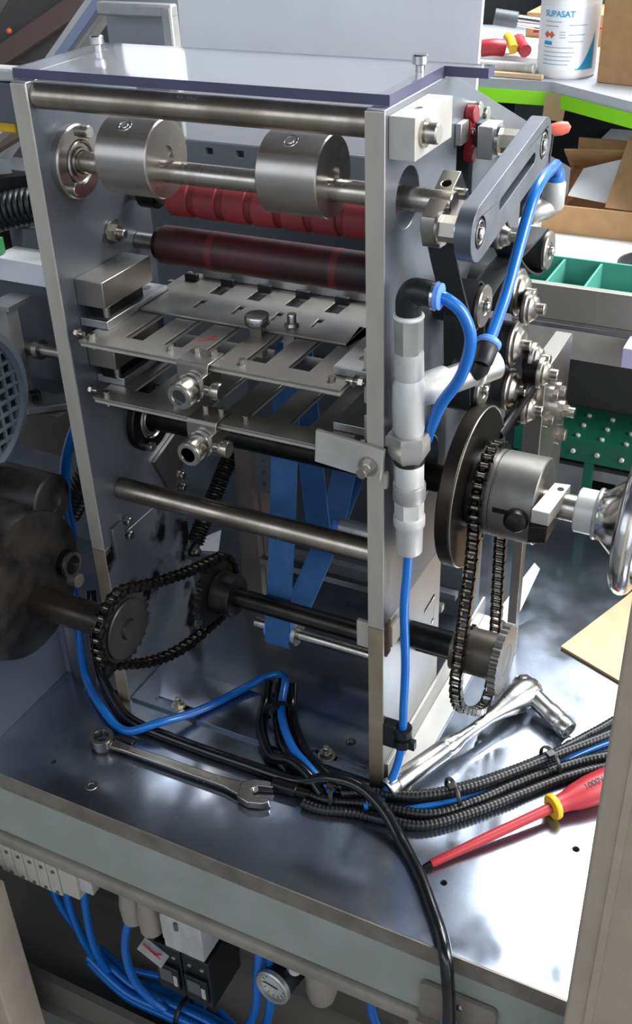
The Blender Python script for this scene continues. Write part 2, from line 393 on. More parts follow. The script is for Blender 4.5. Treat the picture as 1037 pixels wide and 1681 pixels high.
# ================================================================ MACHINE FRAME
W, T, H, D, ZS = 0.29, 0.0145, 0.648, 0.146, 0.203
fr = thing('roller_press', 'steel machine frame of two tall side plates joined by tie bars', 'machine', (.145, .07, 0))
slotL = slotpoly((.073, .5005), (.090, .5075), .0058)
bore = circ(.0425, .578, .0225, 36); bore2 = circ(.098, .318, .030, 36)
upper = [(0, ZS), (D, ZS), (D, .575), (D, H - .01), (.1275, H), (0, H)]
pl = part('side_plate', MB().prism(upper, 'x', -T, 0, [slotL, circ(.0432, .577, .018, 28)]), PLATE, fr, .0007, label='left steel side plate with bearing flange')
pr_ = part('side_plate', MB().prism([(0, ZS), (D, ZS), (D, .600), (.215, .574), (.352, .523), (.352, .5625), (.1275, H), (0, H)], 'x', W, W + T, [bore, bore2, slotpoly((.17, .612), (.19, .604), .005)]), PLATE, fr, .0007, label='right steel side plate with sloping rear arm')
part('side_plate_leg', MB().prism([(0, 0), (D, 0), (D, ZS - .0004), (0, ZS - .0004)], 'x', -T, 0), mat('grease_spotted_plate', '8f9399', .42, .85, '1c1a18', 22, rvar=.06, detail=5, lo=.54, hi=.62), fr, .0007)
LEGP = mat('pale_ground_plate', 'b3b1ad', 0.42, 1, 'a3a19d', 8, rvar=.05)
part('side_plate_leg', MB().prism([(0, 0), (D, 0), (D, ZS - .0004), (0, ZS - .0004)], 'x', W, W + T, [slotpoly((.105, .148), (.128, .150), .003), slotpoly((.125, .118), (.128, .120), .0025)]), LEGP, fr, .0007)
LOWEDGE = mat('brown_milled_edge', 'a3957f', .5, .45, '8d806c', 30)
part('front_edge_cap', MB().box(W, W + T, -.0012, 0, ZS, H - .001), PLATE_EDGE, fr)
part('front_edge_cap', MB().box(W, W + T, -.0012, 0, .0005, ZS - .001), LOWEDGE, fr)
part('front_edge_cap', MB().box(-T, 0, -.0012, 0, ZS, H - .001), PLATE_EDGE, fr)
part('front_edge_cap', MB().box(-T, 0, -.0012, 0, .0005, ZS - .001), LOWEDGE, fr)
tbar = part('tie_bar', MB().cyl((0, .012, .6365), (W, .012, .6365), .0102, bev=.0006, n=36), BAR, fr)
tbar2 = part('tie_bar', MB().cyl((0, .0397, .2545), (W, .0397, .2545), .0112, bev=.0006, n=36), BAR, fr)
for o_ in (tbar,):
    me = text_mesh('45-1007111', .0055); me.materials.append(GREYD)
    for v in me.vertices:
        xx, yy = v.co.x, v.co.y; a = radians(48) + yy / .0104
        v.co = V((.135 + xx, .012 - .01030 * cos(a), .6365 + .01030 * sin(a))) - ORG[fr.name]
    to = bpy.data.objects.new('etched_number', me); col.objects.link(to); to.parent = o_; ORG[to.name] = ORG[fr.name]
# base plates
bp_ = part('base_plate', MB().prism([(0.001, 0.0015), (W - .001, 0.0015), (W - .001, .066), (0.001, .066)], 'z', 0.0, .004, [circ(.25, .0406, .0058, 18), slotpoly((.222, .0125), (.276, .0125), .0035), slotpoly((.03, .0125), (.075, .0125), .0035)]), TABLE, fr, .0006)
screw('hex_nut', (.236, .0125, .0048), Z, .0068, bp_); screw('hex_nut', (.056, .0125, .0048), Z, .006, bp_)
part('base_angle', MB().prism([(W + T, 0), (W + T + .026, 0), (W + T + .026, .0035), (W + T + .0035, .0035), (W + T + .0035, .03), (W + T, .03)], 'y', .004, .30), LEGP, fr, .0005)
part('base_angle', MB().prism([(-T, 0), (-T - .026, 0), (-T - .026, .0035), (-T - .0035, .0035), (-T - .0035, .03), (-T, .03)], 'y', .004, .20), LEGP, fr, .0005)
# clamp block on the right plate
cb = part('clamp_block', MB().prism([(W + T, .006), (.324, .006), (.324, .078), (W + T, .078)], 'z', .6145, .6435, [circ(.314, .035, .0034, 18)]), ALU_MATT, fr, .0006, label='pale aluminium block screwed on the right plate')
screw('washer', (.324, .0215, .6305), X, .0098, cb); screw('socket_screw', (.3262, .0215, .6305), X, .0072, cb)
# bearing flanges
def flange(c, r, ax, screws, parent, shaft_r, m=STEEL, name='bearing_flange'):
    c = V(c)
    f = part(name, MB().lathe(c, ax, [(shaft_r + .0085, 0), (r, 0), (r, .0065), (r - .0012, .008), (shaft_r + .0095, .008), (shaft_r + .0085, .007)], 44, closed=True), m, parent)
    part('bearing_race', MB().lathe(c, ax, [(shaft_r + .001, .0), (shaft_r + .0085, .0), (shaft_r + .0085, .0085), (shaft_r + .0072, .0095), (shaft_r + .0060, .0078), (shaft_r + .0036, .0078), (shaft_r + .0028, .010), (shaft_r + .001, .010)], 40, closed=True), STEEL, f)
    for p in screws: screw('socket_screw', V(p) + V(ax) * .008, ax, .0052, f)
    return f
flange((0, .0432, .5772), .0305, X, [(0, .0525, .6), (0, .0262, .5595), (0, .065, .566)], fr, .009)
flange((0, .096, .308), .0345, X, [(0, .083, .2825), (0, .108, .333)], fr, .013, DARK)
screw('hex_nut', (.0022, .0815, .504), X, .0078, fr)
for p in ((.0, .0385, .216), (.0, .0372, .200), (.0, .146 - .006, .2147), (.0, .140, .1996)): screw('socket_screw', (p[0] + .001, p[1], p[2]), X, .0048, fr)
part('screw_pad', MB().box(0, .004, .012, .030, .185, .222), PLATE, fr, .0005)
part('spring_anchor', MB().cyl((0, .1385, .112), (.016, .1385, .112), .0078, bev=.001), STEEL, fr)
part('spring_bracket', MB().prism([(.095, .255), (.16, .275), (.16, .245), (.12, .2)], 'x', .0005, .004), STEEL, fr)
# left guide blocks
for z, dy, lab in ((.458, 0, 'upper'), (.398, .003, 'lower')):
    gb = part('guide_block', MB().box(.0003, .030, .0195 + dy, .0945, z - .0005, z + .0235), STEEL, fr, .0007)
    part('guide_foot', MB().box(.008, .024, .026 + dy, .085, z - .013, z - .0005), DARK, gb)
    part('stop_pin', MB().cyl((.0275, .0235 + dy, z - .009), (.0275, .0235 + dy, z), .003, n=14), STEEL, gb)
# right inner blocks
for z in (.45, .392):
    part('guide_block', MB().box(W - .012, W - .0003, .02, .09, z - .035, z + .012), PLATE_EDGE, fr, .0006)
# joint keys at the seam of the right plate
part('joint_key', MB().box(W - .012, W - .0003, .0, .004, .176, .205), PLATE_EDGE, fr, .0004)
part('joint_key', MB().box(W + T, W + T + .003, .014, .032, .172, .196), ALU_MATT, fr, .0004)
part('rust_gap', MB().box(W + T, W + T + .0015, .004, .0135, .168, .205), mat('rust', '4a3226', .8), fr)
# front stop plate (pale) with screw
fp = part('stop_plate', MB().prism([(.2445, .3665), (.3035, .3610), (.3072, .3901), (.2464, .3962)], 'y', -.0062, -.0016), ALU_MATT, fr, .0007, label='pale stop plate screwed to the front edge')
screw('washer', (.2935, -.0062, .3735), -Y, .0085, fp); screw('hex_bolt', (.2935, -.0075, .3735), -Y, .0062, fp)
part('bolt_stub', MB().cyl((.2935, -.011, .3735), (.2935, -.021, .3735), .0045, n=16, bev=.0006), SCREW, fp)
part('stop_spacer', MB().box(.3035, .3072, -.0015, .004, .352, .366), ALU_MATT, fr)
# rear structure between the plates
part('rear_column', MB().prism([(.034, .0), (.062, .0), (.062, .075), (.058, .215), (.050, .232), (.038, .232)], 'y', .196, .206), BROWND, fr, .0006)
part('rear_column_flange', MB().box(.058, .063, .206, .250, 0, .21), BROWND, fr)
hl = [circ(.0755, z, .0028, 12) for z in (.219, .205, .190)]
part('perforated_strip', MB().prism([(.064, .178), (.10, .178), (.10, .234), (.064, .234)], 'y', .196, .199, hl), GREYD, fr)
part('rear_cross_bar', MB().box(.062, W, .195, .203, .076, .084), STEEL, fr)
part('rear_cross_bar', MB().box(.062, W, .24, .25, .060, .068), GREYD, fr)
part('rear_cross_plate', MB().box(.10, W, .262, .266, .02, .10), GREYD, fr)
part('rear_shelf', MB().box(.0, W, .16, .165, .395, .430), PLATE, fr)
part('rear_shade_sheet', MB().box(.0, W, .30, .304, .12, .30), GREYD, fr)  # added sheet, put in to darken the view behind the rollers
part('rear_shade_slab', MB().box(.0, W, .31, .33, 0, .47), GREYD, fr)  # added slab that keeps the space behind the rollers dark
# acrylic cover
ac = thing('acrylic_cover', 'clear acrylic sheet cover with frosted violet edges on top of the machine', 'cover', (.14, .08, H))
mbp = MB().prism([(-.0215, .0125), (.3025, .0125), (.3025, .1165), (.337, .1165), (.337, .1305), (-.0215, .1305)], 'z', H + .0002, .6555)
me_o = part('cover_sheet', mbp, [acr, ACR_EDGE], ac)
for p in me_o.data.polygons:
    if abs(p.normal.z) < .5: p.material_index = 1
for x, y in ((.003, .0935), (.294, .0890)):
    sc_ = part('cover_screw', MB().lathe((x, y, .6556), Z, [(.0035, 0), (.0035, .005), (.0058, .006), (.0058, .0115), (.005, .0125), (0, .0125)], 20), CHROME, ac)
# collar shaft
cs = thing('collar_shaft', 'polished roller shaft carrying two thick eccentric steel collars', 'shaft', (.15, .0425, .56))
part('shaft_rod', MB().cyl((.0005, .0425, .5775), (.341, .0425, .5775), .0089, bev=.0008, n=32), SHAFT, cs)
for x0, x1 in ((.0455, .0945), (.1925, .2435)):
    c = part('collar', MB().lathe((x0, .0445, .5868), X, [(.0302, 0), (.0312, .001), (.0312, x1 - x0 - .001), (.0302, x1 - x0), (.0105, x1 - x0), (.0105, x1 - x0 - .002), (0, x1 - x0 - .002)], 64), COLLAR, cs)
    ang = radians(108); dirn = V((0, -sin(radians(28)), cos(radians(28))))
    part('grub_screw', MB().lathe(V(((x0 + x1) / 2 - .002, .0445, .5868)) + dirn * .0309, dirn, [(.0062, 0), (.0058, .0006), (.0048, .0006), (.004, -.001), (.0026, .0008), (.0026, .0), (0, -.001)], 20), CHROME, c)
lv = part('clamp_lever', MB().prism([(.0165, .5655), (.0185, .5735), (.0615, .5955), (.0745, .5795), (.0735, .5705), (.034, .5495), (.022, .5505)], 'x', .3245, .3385), STEEL, cs)
_hd = V((0, -.46, .89)).normalized()
cut(lv, MB().cyl(V((.3315, .0495, .5895)) - _hd * .012, V((.3315, .0495, .5895)) + _hd * .02, .0036, n=18)); finish(lv, .0006)
screw('socket_screw', (.3385, .0615, .5790), X, .0042, lv)
part('pivot_boss', MB().cyl((.3385, .0165, .5675), (.3415, .0165, .5675), .0115, bev=.0006), STEEL, lv)
# link arm
la = thing('link_arm', 'grey anodised slotted link arm between the clamp lever and rear standoff', 'link arm', (.364, .09, .55))
p0, p1 = V((.0165, .5675)), V((.1645, .5925))
aa = math.atan2((p1 - p0).y, (p1 - p0).x)
outer = slotpoly(p0, p1, .0205, 16)
sl = slotpoly(p0.lerp(p1, .30), p0.lerp(p1, .82), .0045)
part('arm_bar', MB().prism(outer, 'x', .3575, .3700, [circ(p0.x, p0.y, .0115, 28), circ(p1.x, p1.y, .0115, 28), sl]), GREY_LINK, la, .0008)
part('arm_web', MB().prism(sl, 'x', .3576, .3630), GREY_LINK, la)
for p in (p0, p1):
    br = part('pivot_bearing', MB().lathe((.358, p.x, p.y), X, [(.0045, 0), (.0113, 0), (.0113, .0105), (.0092, .0118), (.0085, .0105), (.0070, .0105), (.0065, .012), (.0045, .012)], 32, closed=True), DARK, la)
    part('bearing_race', MB().torus((.3695, p.x, p.y), X, .0082, .0009, 30, 8), STEEL, br)
    part('pivot_pin', MB().lathe((.345, p.x, p.y), X, [(.0044, 0), (.0044, .026), (.0036, .027), (0, .0272)], 20), CHROME, br)
hx = [(p0.x + .0095 * cos(pi / 3 * k + .3), p0.y + .0095 * sin(pi / 3 * k + .3)) for k in range(6)]
part('hex_standoff', MB().prism(hx, 'x', .3417, .3545), SCREW, la); part('washer', MB().ring((.3545, p0.x, p0.y), (.3575, p0.x, p0.y), .0125, .005), CHROME, la)
hx = [(p1.x + .0095 * cos(pi / 3 * k + .3), p1.y + .0095 * sin(pi / 3 * k + .3)) for k in range(6)]
part('hex_standoff', MB().prism(hx, 'x', .335, .3575), SCREW, la); part('washer', MB().ring((.332, p1.x, p1.y), (.335, p1.x, p1.y), .0115, .005), CHROME, la)
# ================================================================ RUBBER ROLLERS
yr, zr = .12, .5312
rr = thing('grooved_roller', 'bright red rubber roller with dark grooves, above the darker roller', 'roller', (.17, yr, zr - .017))
part('roller_core', MB().cyl((.046, yr, zr), (W - .001, yr, zr), .0152, n=40), REDG, rr)
for k in range(8):
    a = .0462 + .0292 * k; b = min(a + .0222, W - .001)
    part('rubber_sleeve', MB().cyl((a, yr, zr), (b, yr, zr), .0172, n=44, bev=.0010), RED, rr)
part('roller_journal', MB().cyl((.0005, yr, zr), (.046, yr, zr), .0085), STEEL, rr)
part('roller_washer', MB().cyl((.012, yr, zr), (.030, yr, zr), .0135, bev=.001), DARK, rr)
zl = .4842
dr = thing('smooth_roller', 'dark wine red rubber roller just above the slotted tray', 'roller', (.16, yr, zl - .018))
part('roller_body', MB().cyl((.029, yr, zl), (W - .001, yr, zl), .0178, n=44, bev=.001), DRED, dr)
for a in (.083, .207): part('worn_band', MB().cyl((a, yr, zl), (a + .007, yr, zl), .01795, n=44), mat('worn_red_band', '58171b', .45), dr)
part('end_cap', MB().cyl((.024, yr, zl), (.029, yr, zl), .0150, n=36), DARK, dr)
part('roller_journal', MB().cyl((.0005, yr, zl), (.024, yr, zl), .008), STEEL, dr)

# ================================================================ SLOTTED TRAYS
TRAY = mat('ground_tray_steel', 'ada8a0', 0.38, .85, '77726b', 11, (1, 1, 1), 0.10, .04, 200, 5, lo=.32, hi=.72)
def knurled(mb, o, ax, r, h, n=40):
    ax, e1, e2 = basis(ax); o = V(o); vs = []; fs = []
    for hh, s in ((0, .94), (h * .12, 1), (h * .88, 1), (h, .94)):
        for k in range(2 * n):
            a = pi * k / n; q = r * s * (1 if k % 2 else .978); vs.append(o + ax * hh + (e1 * cos(a) + e2 * sin(a)) * q)
    m = 2 * n
    for i in range(3):
        for k in range(m): fs.append((i * m + k, i * m + (k + 1) % m, (i + 1) * m + (k + 1) % m, (i + 1) * m + k))
    fs.append(tuple(range(m))[::-1]); fs.append(tuple(3 * m + k for k in range(m))); return mb.add(vs, fs)
def tray(name, label, x0, x1, y0, y1, zt, slots, sy0, sy1, rails, kx, scr, ky, extra=()):
    t = thing(name, label, 'tray', ((x0 + x1) / 2, (y0 + y1) / 2, zt - .006))
    hs = [(a, b, sy0, sy1) for a, b in slots] + list(extra)
    part('slotted_plate', MB().slab(x0, x1, y0, y1, zt - .0026, zt, hs), TRAY, t, .0004)
    part('backing_plate', MB().slab(x0 + .001, x1 - .001, y0 + .001, y1, zt - .0058, zt - .0029, [(a - .001, b + .001, c - .001, d + .001) for a, b, c, d in hs]), PLATE_EDGE, t, .0003)
    for (a, b, c, d) in rails:
        rl = part('slide_rail', MB().box(a, b, c, d, zt + .0002, zt + .0078), ALU, t, .0006)
        screw('countersunk_screw', ((a + b) / 2, c + .022, zt + .0079), Z, .0048, rl, STEEL); screw('countersunk_screw', ((a + b) / 2, d - .013, zt + .0079), Z, .0048, rl, STEEL)
    for (x, y) in scr:
        screw('socket_screw', (x, y, zt), Z, .0032, t)
        part('screw_end', MB().cyl((x, y, zt - .0105), (x, y, zt - .0058), .0016, n=10), SCREW, t)
    bk = part('knob_bracket', MB().prism([(y0 + .022, zt + .0003), (y0 + .022, zt + .0018), (y0 - .003, zt + .0018), (y0 - .0052, zt - .001), (y0 - .0052, zt - .026), (y0 - .0037, zt - .026), (y0 - .0037, zt - .001), (y0 - .0025, zt + .0003)], 'x', kx - .0145, kx + .0155), STEEL, t, .0004)
    for dx in (-.007, .009): screw('socket_screw', (kx + dx, y0 + .0165, zt + .0018), Z, .0032, bk)
    kn = part('knurled_knob', knurled(MB(), (kx, ky, zt - .0195), -Y, .0118, .0165), SCREW, t, label='knurled adjusting knob')
    part('knob_washer', MB().cyl((kx, y0 - .0052, zt - .0195), (kx, ky, zt - .0195), .0128, bev=.0008), CHROME, kn)
    part('knob_socket', MB().lathe((kx, ky - .0165, zt - .0195), -Y, [(.0096, 0), (.0096, .0012), (.0070, .0012), (.0055, -.003), (.0028, -.003), (.0026, -.001), (0, -.001)], 24), CHROME, kn)
    ts = part('thumb_screw', knurled(MB(), (kx + .0225, y0 - .010, zt - .017), X, .0075, .008, 18), SCREW, t)
    part('thumb_stem', MB().cyl((kx + .0125, y0 - .010, zt - .017), (kx + .0225, y0 - .010, zt - .017), .003, n=14), STEEL, ts)
    part('side_jaw', MB().box(kx + .0115, kx + .0155, y0 - .0135, y0 + .016, zt - .018, zt - .006), STEEL, t, .0004)
    # corner adjusting screws lying flat
    part('corner_screw', MB().cyl((x0 + .002, y0 + .006, zt + .0035), (x0 - .008, y0 + .006, zt + .0035), .0022, n=12).cyl((x0 - .003, y0 + .006, zt + .0035), (x0 - .006, y0 + .006, zt + .0035), .0042, n=6), SCREW, t)
    part('corner_screw', MB().cyl((x1 - .002, y0 + .017, zt + .001), (x1 + .014, y0 + .017, zt + .001), .0020, n=12).ring((x1 + .003, y0 + .017, zt + .001), (x1 + .005, y0 + .017, zt + .001), .005, .002, 18).cyl((x1 + .009, y0 + .017, zt + .001), (x1 + .013, y0 + .017, zt + .001), .0046, n=6), SCREW, t)
    return t
S5 = [(.0525, .0712), (.0925, .1115), (.1335, .1525), (.174, .1928), (.2135, .233)]
OVH = [(.0300 + .0404 * k, .0450 + .0404 * k, .122, .155) for k in range(1, 6)]
t1 = tray('slotted_tray', 'upper slotted steel tray with a red tick mark and knurled knobs', .018, .2705, -.0085, .17, .438, S5, .0128, .0935,
          [(.0005, .0303, .0192, .1155), (.2535, .2895, .0148, .11)], .137, [(.0262, .0005), (.104, .0065), (.175, .0053), (.2575, .0048)], -.019, OVH)
me = MB()
def strip(mb, a, b, w, z, th=.00015):
    a = V((a[0], a[1], z)); b = V((b[0], b[1], z)); mb.obox((a + b) / 2, ((b - a).length, w, th), b - a, Z.cross(b - a)); return mb
strip(me, (.1155, .030), (.1290, .0405), .0016, .4382); strip(me, (.1245, .0475), (.1230, .0360), .0018, .4382)
part('marker_tick', me, REDINK, t1, label='red marker tick')
ov = [(.0305 + .0404 * k, .0445 + .0404 * k, .124, .154) for k in range(1, 6)] + [(.0335 + .0404 * k, .0395 + .0404 * k, .0885, .1075) for k in range(1, 5)]
o1 = part('overlay_plate', MB().slab(.0315, .2405, .0678, .166, .4385, .4406, ov), TRAY, t1, .0004)
part('overlay_tongue', MB().prism([(.2405, .0678), (.2405, .0690), (.2360, .1050), (.2485, .1050), (.2485, .166), (.2405, .166)], 'z', .4385, .4406), TRAY, t1)
for k in range(6):
    a = .030 + .0404 * k
    if a < .25: part('black_clip', MB().box(a + .0015, a + .0155, .1445, .149, .4400, .4475), BLACKP, t1, .0004)
part('back_rail', MB().box(.044, .2895, .1575, .163, .4408, .4525), ALU, t1, .0006)
bigk = part('clamp_knob', knurled(MB(), (.1585, .0625, .4475), Z, .0112, .0085, 32), CHROME, t1, label='round knurled clamping knob')
part('knob_top', MB().lathe((.1585, .0625, .456), Z, [(.0102, 0), (.0098, .0006), (.0025, .0004), (0, .0001)], 32), TRAY, bigk)
part('knob_stem', MB().box(.1530, .1640, .058, .067, .418, .4475), STEEL, bigk)
part('knob_foot', MB().box(.148, .160, .0545, .0705, .424, .4322), STEEL, bigk)
sd = part('dome_screw', MB().lathe((.1795, .0865, .4406), Z, [(.0075, 0), (.006, .0025), (.0044, .003), (.0044, .0095), (.0038, .0105), (0, .0105)], 22), SCREW, t1)
part('screw_shank_block', MB().box(.1735, .1845, .079, .089, .405, .4384), STEEL, t1)
for x, y in ((.0262, .118), (.0265, .162)): screw('socket_screw', (x, y, .438), Z, .0030, t1)
S6 = [(.041, .060), (.082, .101), (.1235, .1425), (.1648, .1832), (.205, .2235)]
t2 = tray('slotted_tray', 'lower slotted steel tray just above the black drive shaft', .0155, .268, .0012, .155, .378, S6, .0268, .097,
          [(.0005, .031, .030, .118), (.2445, .2895, .0300, .11)], .1335, [(.0262, .0085), (.0955, .0170), (.1668, .0175)], -.010)

# ================================================================ HANDWHEEL DRIVE
ay, az = .096, .31
hd = thing('handwheel_drive', 'black drive shaft with large dark disc, grey hub and chrome handwheel', 'drive shaft', (.3, ay, az - .075))
part('drive_shaft', MB().cyl((.0005, ay, az), (.40, ay, az), .0130, n=32), DARK, hd)
DISC = mat('dark_stained_disc', '3a342e', 0.36, .9, '241f1b', 16, rvar=.1)
dsc = part('chain_disc', MB().lathe((.3405, ay, az), X, [(.013, 0), (.0728, 0), (.074, .0012), (.074, .0123), (.0728, .0135), (.013, .0135)], 80, closed=True), [DISC, DARK], hd, label='large dark steel disc with a shiny worn rim')
part('disc_rim', MB().torus((.3540, ay, az), X, .0728, .0008, 80, 6), STEEL, dsc)
def sprocket(x0, x1, cy, cz, r, nt, bore_r=0.0, depth=.0045):
    out = []
    for k in range(nt):
        for f, q in ((-.38, r - depth), (-.16, r - depth * .3), (-.06, r), (.06, r), (.16, r - depth * .3), (.38, r - depth)):
            a = 2 * pi * (k + f) / nt; out.append((cy + q * cos(a), cz + q * sin(a)))
    return MB().prism(out, 'x', x0, x1, [circ(cy, cz, bore_r, 28)] if bore_r else [])
part('sprocket', sprocket(.3630, .3668, ay, az, .0435, 26), GREASE, hd)
part('sprocket_boss', MB().cyl((.354, ay, az), (.369, ay, az), .0355, n=40), GREASE, hd)
hb = part('coupling_hub', MB().lathe((.369, ay, az), X, [(.0375, 0), (.0385, .0008), (.0385, .0055), (.0372, .0060), (.0372, .0075), (.0388, .008), (.0388, .0435), (.0380, .0445), (.0005, .0445)], 56), HUB, hd, label='grey bead-blasted coupling hub')
cut(hb, MB().obox((.388, ay - .0386, az + .006), (.017, .014, .0045), X, Y))
part('hub_pin', MB().lathe((.3995, ay - .034, az + .0010), V((.25, -.95, .2)), [(.0085, 0), (.0098, .004), (.0105, .0095), (.0085, .014), (.004, .0162), (0, .0165)], 24), DARK, hb, label='round black locking pin')
kb = part('drive_key', MB().prism([(.4135, .056), (.4290, .056), (.4330, .108), (.4195, .106)], 'z', .3125, .3255), ALU_MATT, hd, .0008)
part('key_body', MB().prism([(.4140, .050), (.4285, .0545), (.4285, .095), (.4140, .095)], 'z', .296, .3124), DARK, hd, .0008)
screw('countersunk_screw', (.4270, .097, .3256), Z, .003, kb, DARK)
part('wheel_shaft', MB().cyl((.4135, ay, az), (.4725, ay, az), .0118, n=32), SHAFT, hd)
hw = part('handwheel', MB().torus((.4925, ay, az), X, .0545, .0088, 72, 16), CHROME, hd, label='chrome handwheel rim')
part('wheel_boss', MB().lathe((.4435, ay, az), X, [(.0118, 0), (.0185, 0), (.0195, .001), (.0195, .0165), (.0185, .0175), (.0118, .0175)], 40, closed=True), WHITE, hw)
part('wheel_disc', MB().lathe((.461, ay, az), X, [(.0118, 0), (.0215, .001), (.0225, .006), (.034, .019), (.050, .0285), (.0505, .0325), (.034, .023), (.0118, .0200)], 56, closed=True), CHROME, hw)
part('weld_bead', MB().torus((.4615, ay, az), X, .0205, .0022, 40, 8), ZINC, hw)

# ---------------------------------------------------------------- roller chain
def link_mesh(p, outer):
    mb = MB(); yo = .0046 if outer else .0032; n = 6; h = .0041
    for s in (-1, 1):
        y0, y1 = (yo, yo + .0011) if s > 0 else (-yo - .0011, -yo)
        poly = [(p + h * cos(-pi / 2 + pi * k / n), h * sin(-pi / 2 + pi * k / n)) for k in range(n + 1)] + [(p / 2, h * .62)] + \
               [(h * cos(pi / 2 + pi * k / n), h * sin(pi / 2 + pi * k / n)) for k in range(n + 1)] + [(p / 2, -h * .62)]
        mb.prism(poly, 'y', y0, y1)
    return mb
def roller_mesh(p):
    mb = MB()
    for x in (0, p): mb.cyl((x, -.0031, 0), (x, .0031, 0), .0028, n=10)
    return mb
LM = {}
def chain(parent, pts, x, pitch=.0096):
    P = resample([V((x, a, b)) for a, b in pts], pitch, True)
    if len(P) % 2: P = resample([V((x, a, b)) for a, b in pts], pitch * len(P) / (len(P) + 1.0), True)
    L = sum((P[i] - P[i - 1]).length for i in range(len(P))) / len(P)
    key = parent.name
    mo, mi = link_mesh(L, True).mesh('outer_link', CHAIN), link_mesh(L, False).mesh('inner_link', CHAIN)
    mr = roller_mesh(L).mesh('link_rollers', CHAINROLL)
    for i in range(len(P)):
        a, b = P[i], P[(i + 1) % len(P)]; ex = (b - a).normalized(); ey = X; ez = ex.cross(ey)
        m = Matrix((ex, ey, ez)).transposed().to_4x4(); m.translation = a
        inst('chain_link', mo if i % 2 else mi, parent, m)
        if i % 2 == 0: inst('link_rollers', mr, parent, m)
xc = .3655
rc = thing('drive_chain', 'slack roller chain hanging from the large disc past the toothed tail sprocket', 'chain', (xc, .09, .03))
top = [(ay + .0415 * cos(a), az + .0415 * sin(a)) for a in [radians(198 - 12 * k) for k in range(0, 17)]]
path = top + [(.1385, .262), (.1415, .226), (.1450, .160), (.1475, .117), (.150, .075), (.146, .042), (.132, .027), (.105, .038), (.072, .066), (.048, .090), (.0315, .118), (.0285, .147), (.038, .190), (.046, .222), (.0545, .262)]
chain(rc, [(p.y, p.z) for p in spline([(0, a, b) for a, b in path], 5, True)], xc)

# ---------------------------------------------------------------- tail sprocket
ty, tz = .062, .1525
ts_ = thing('tail_sprocket', 'dark toothed tail sprocket on a stub shaft behind the ratchet head', 'sprocket', (.36, ty, tz - .034))
part('stub_shaft', MB().cyl((W + T + .0003, ty, tz), (.352, ty, tz), .0128, bev=.001, n=32), DARK, ts_)
part('inner_hub', MB().ring((.352, ty, tz), (.394, ty, tz), .0222, .0150, 40), OILY_SHADE, ts_)
part('toothed_ring', sprocket(.394, .4015, ty, tz, .0345, 28, .0160, .0022), HUB, ts_, .0003)
part('hub_bore', MB().lathe((.4016, ty, tz), X, [(.0159, -.0003), (.0149, -.004), (.0147, -.030), (0, -.031)], 32), OILY_SHADE, ts_)
part('inner_sprocket', sprocket(.3625, .3665, ty, tz, .0245, 14), GREASE, ts_)
part('lower_spacer', MB().cyl((W + T + .0003, .088, .121), (.348, .088, .121), .009, n=24), DARK, ts_)

# ---------------------------------------------------------------- lower shaft with sprocket, left chain, gear motor
ly, lz = .0845, .1155
ls = thing('lower_shaft', 'dark lower shaft with greasy chain sprocket between the side plates', 'shaft', (.18, ly, lz - .04))
part('shaft_rod', MB().cyl((.06, ly, lz), (W - .0003, ly, lz), .0105, n=32), mat('dull_shaft', '4a4744', .34, 1, '35322f', 20, rvar=.06), ls)
part('sprocket', sprocket(.0665, .0735, ly, lz, .0415, 24), GREASE, ls)
part('sprocket_hub', MB().cyl((.074, ly, lz), (.098, ly, lz), .0235, bev=.0015, n=36), GREASE, ls)
my, mz = -.0746, .183
gm = thing('gear_motor', 'grease-blackened round gear motor with output shaft and sprocket, left of the frame', 'gear motor', (-.09, my, .05))
part('gear_housing', MB().lathe((-.22, -.075, .20), X, [(.070, 0), (.078, .008), (.078, .175), (.074, .186), (.045, .190), (0, .190)], 56), GREASE, gm)
part('output_shaft', MB().cyl((-.03, my, mz), (.064, my, mz), .0155, n=32), mat('greased_shaft', '3b342d', .35, .6, '2a2520', 30, rvar=.08), gm)
part('sprocket', sprocket(.0665, .0735, my, mz, .0405, 24), GREASE, gm)
part('sprocket_face', MB().lathe((.0735, my, mz), X, [(.030, 0), (.030, .003), (.029, .004), (.011, .004), (.0095, .0025), (.0085, .006), (0, .006)], 36), mat('dull_sprocket_face', '3a3836', .4, .6, '2d2b29', 25), gm)
part('motor_boss', MB().lathe((-.10, -.0205, .2645), X, [(.027, 0), (.027, .062), (.025, .064), (.012, .064), (.011, .062), (0, .062)], 36), GREASE, gm)
part('flange_lug', MB().cyl((-.06, -.028, .198), (-.022, -.028, .198), .0135, bev=.001), DARK, gm)
part('lug_ring', MB().ring((-.022, -.028, .198), (-.019, -.028, .198), .0135, .010), STEEL, gm)
part('flange_lug', MB().cyl((-.06, -.0215, .1735), (-.02, -.0215, .1735), .0075, bev=.001), BROWND, gm)
part('foot_bracket', MB().box(-.215, -.165, -.10, -.04, .0, .125), GREASE, gm)
lc = thing('drive_chain', 'greasy roller chain looped between the gear motor and lower shaft sprockets', 'chain', (.07, 0, .1))
c0, c1, R0, R1 = V((my, mz)), V((ly, lz)), .0375, .0385
dv = (c1 - c0).normalized(); nv = V((-dv.y, dv.x))
a0 = math.atan2(nv.y, nv.x)
pth = [(c0.x + R0 * cos(a0 + pi * k / 12), c0.y + R0 * sin(a0 + pi * k / 12)) for k in range(13)]
for t in (.25, .5, .75):
    q = (c0 - nv * R0).lerp(c1 - nv * R1, t); pth.append((q.x, q.y - .016 * 4 * t * (1 - t)))
pth += [(c1.x + R1 * cos(a0 + pi + pi * k / 12), c1.y + R1 * sin(a0 + pi + pi * k / 12)) for k in range(13)]
for t in (.25, .5, .75):
    q = (c1 + nv * R1).lerp(c0 + nv * R0, t); pth.append((q.x, q.y - .005 * 4 * t * (1 - t)))
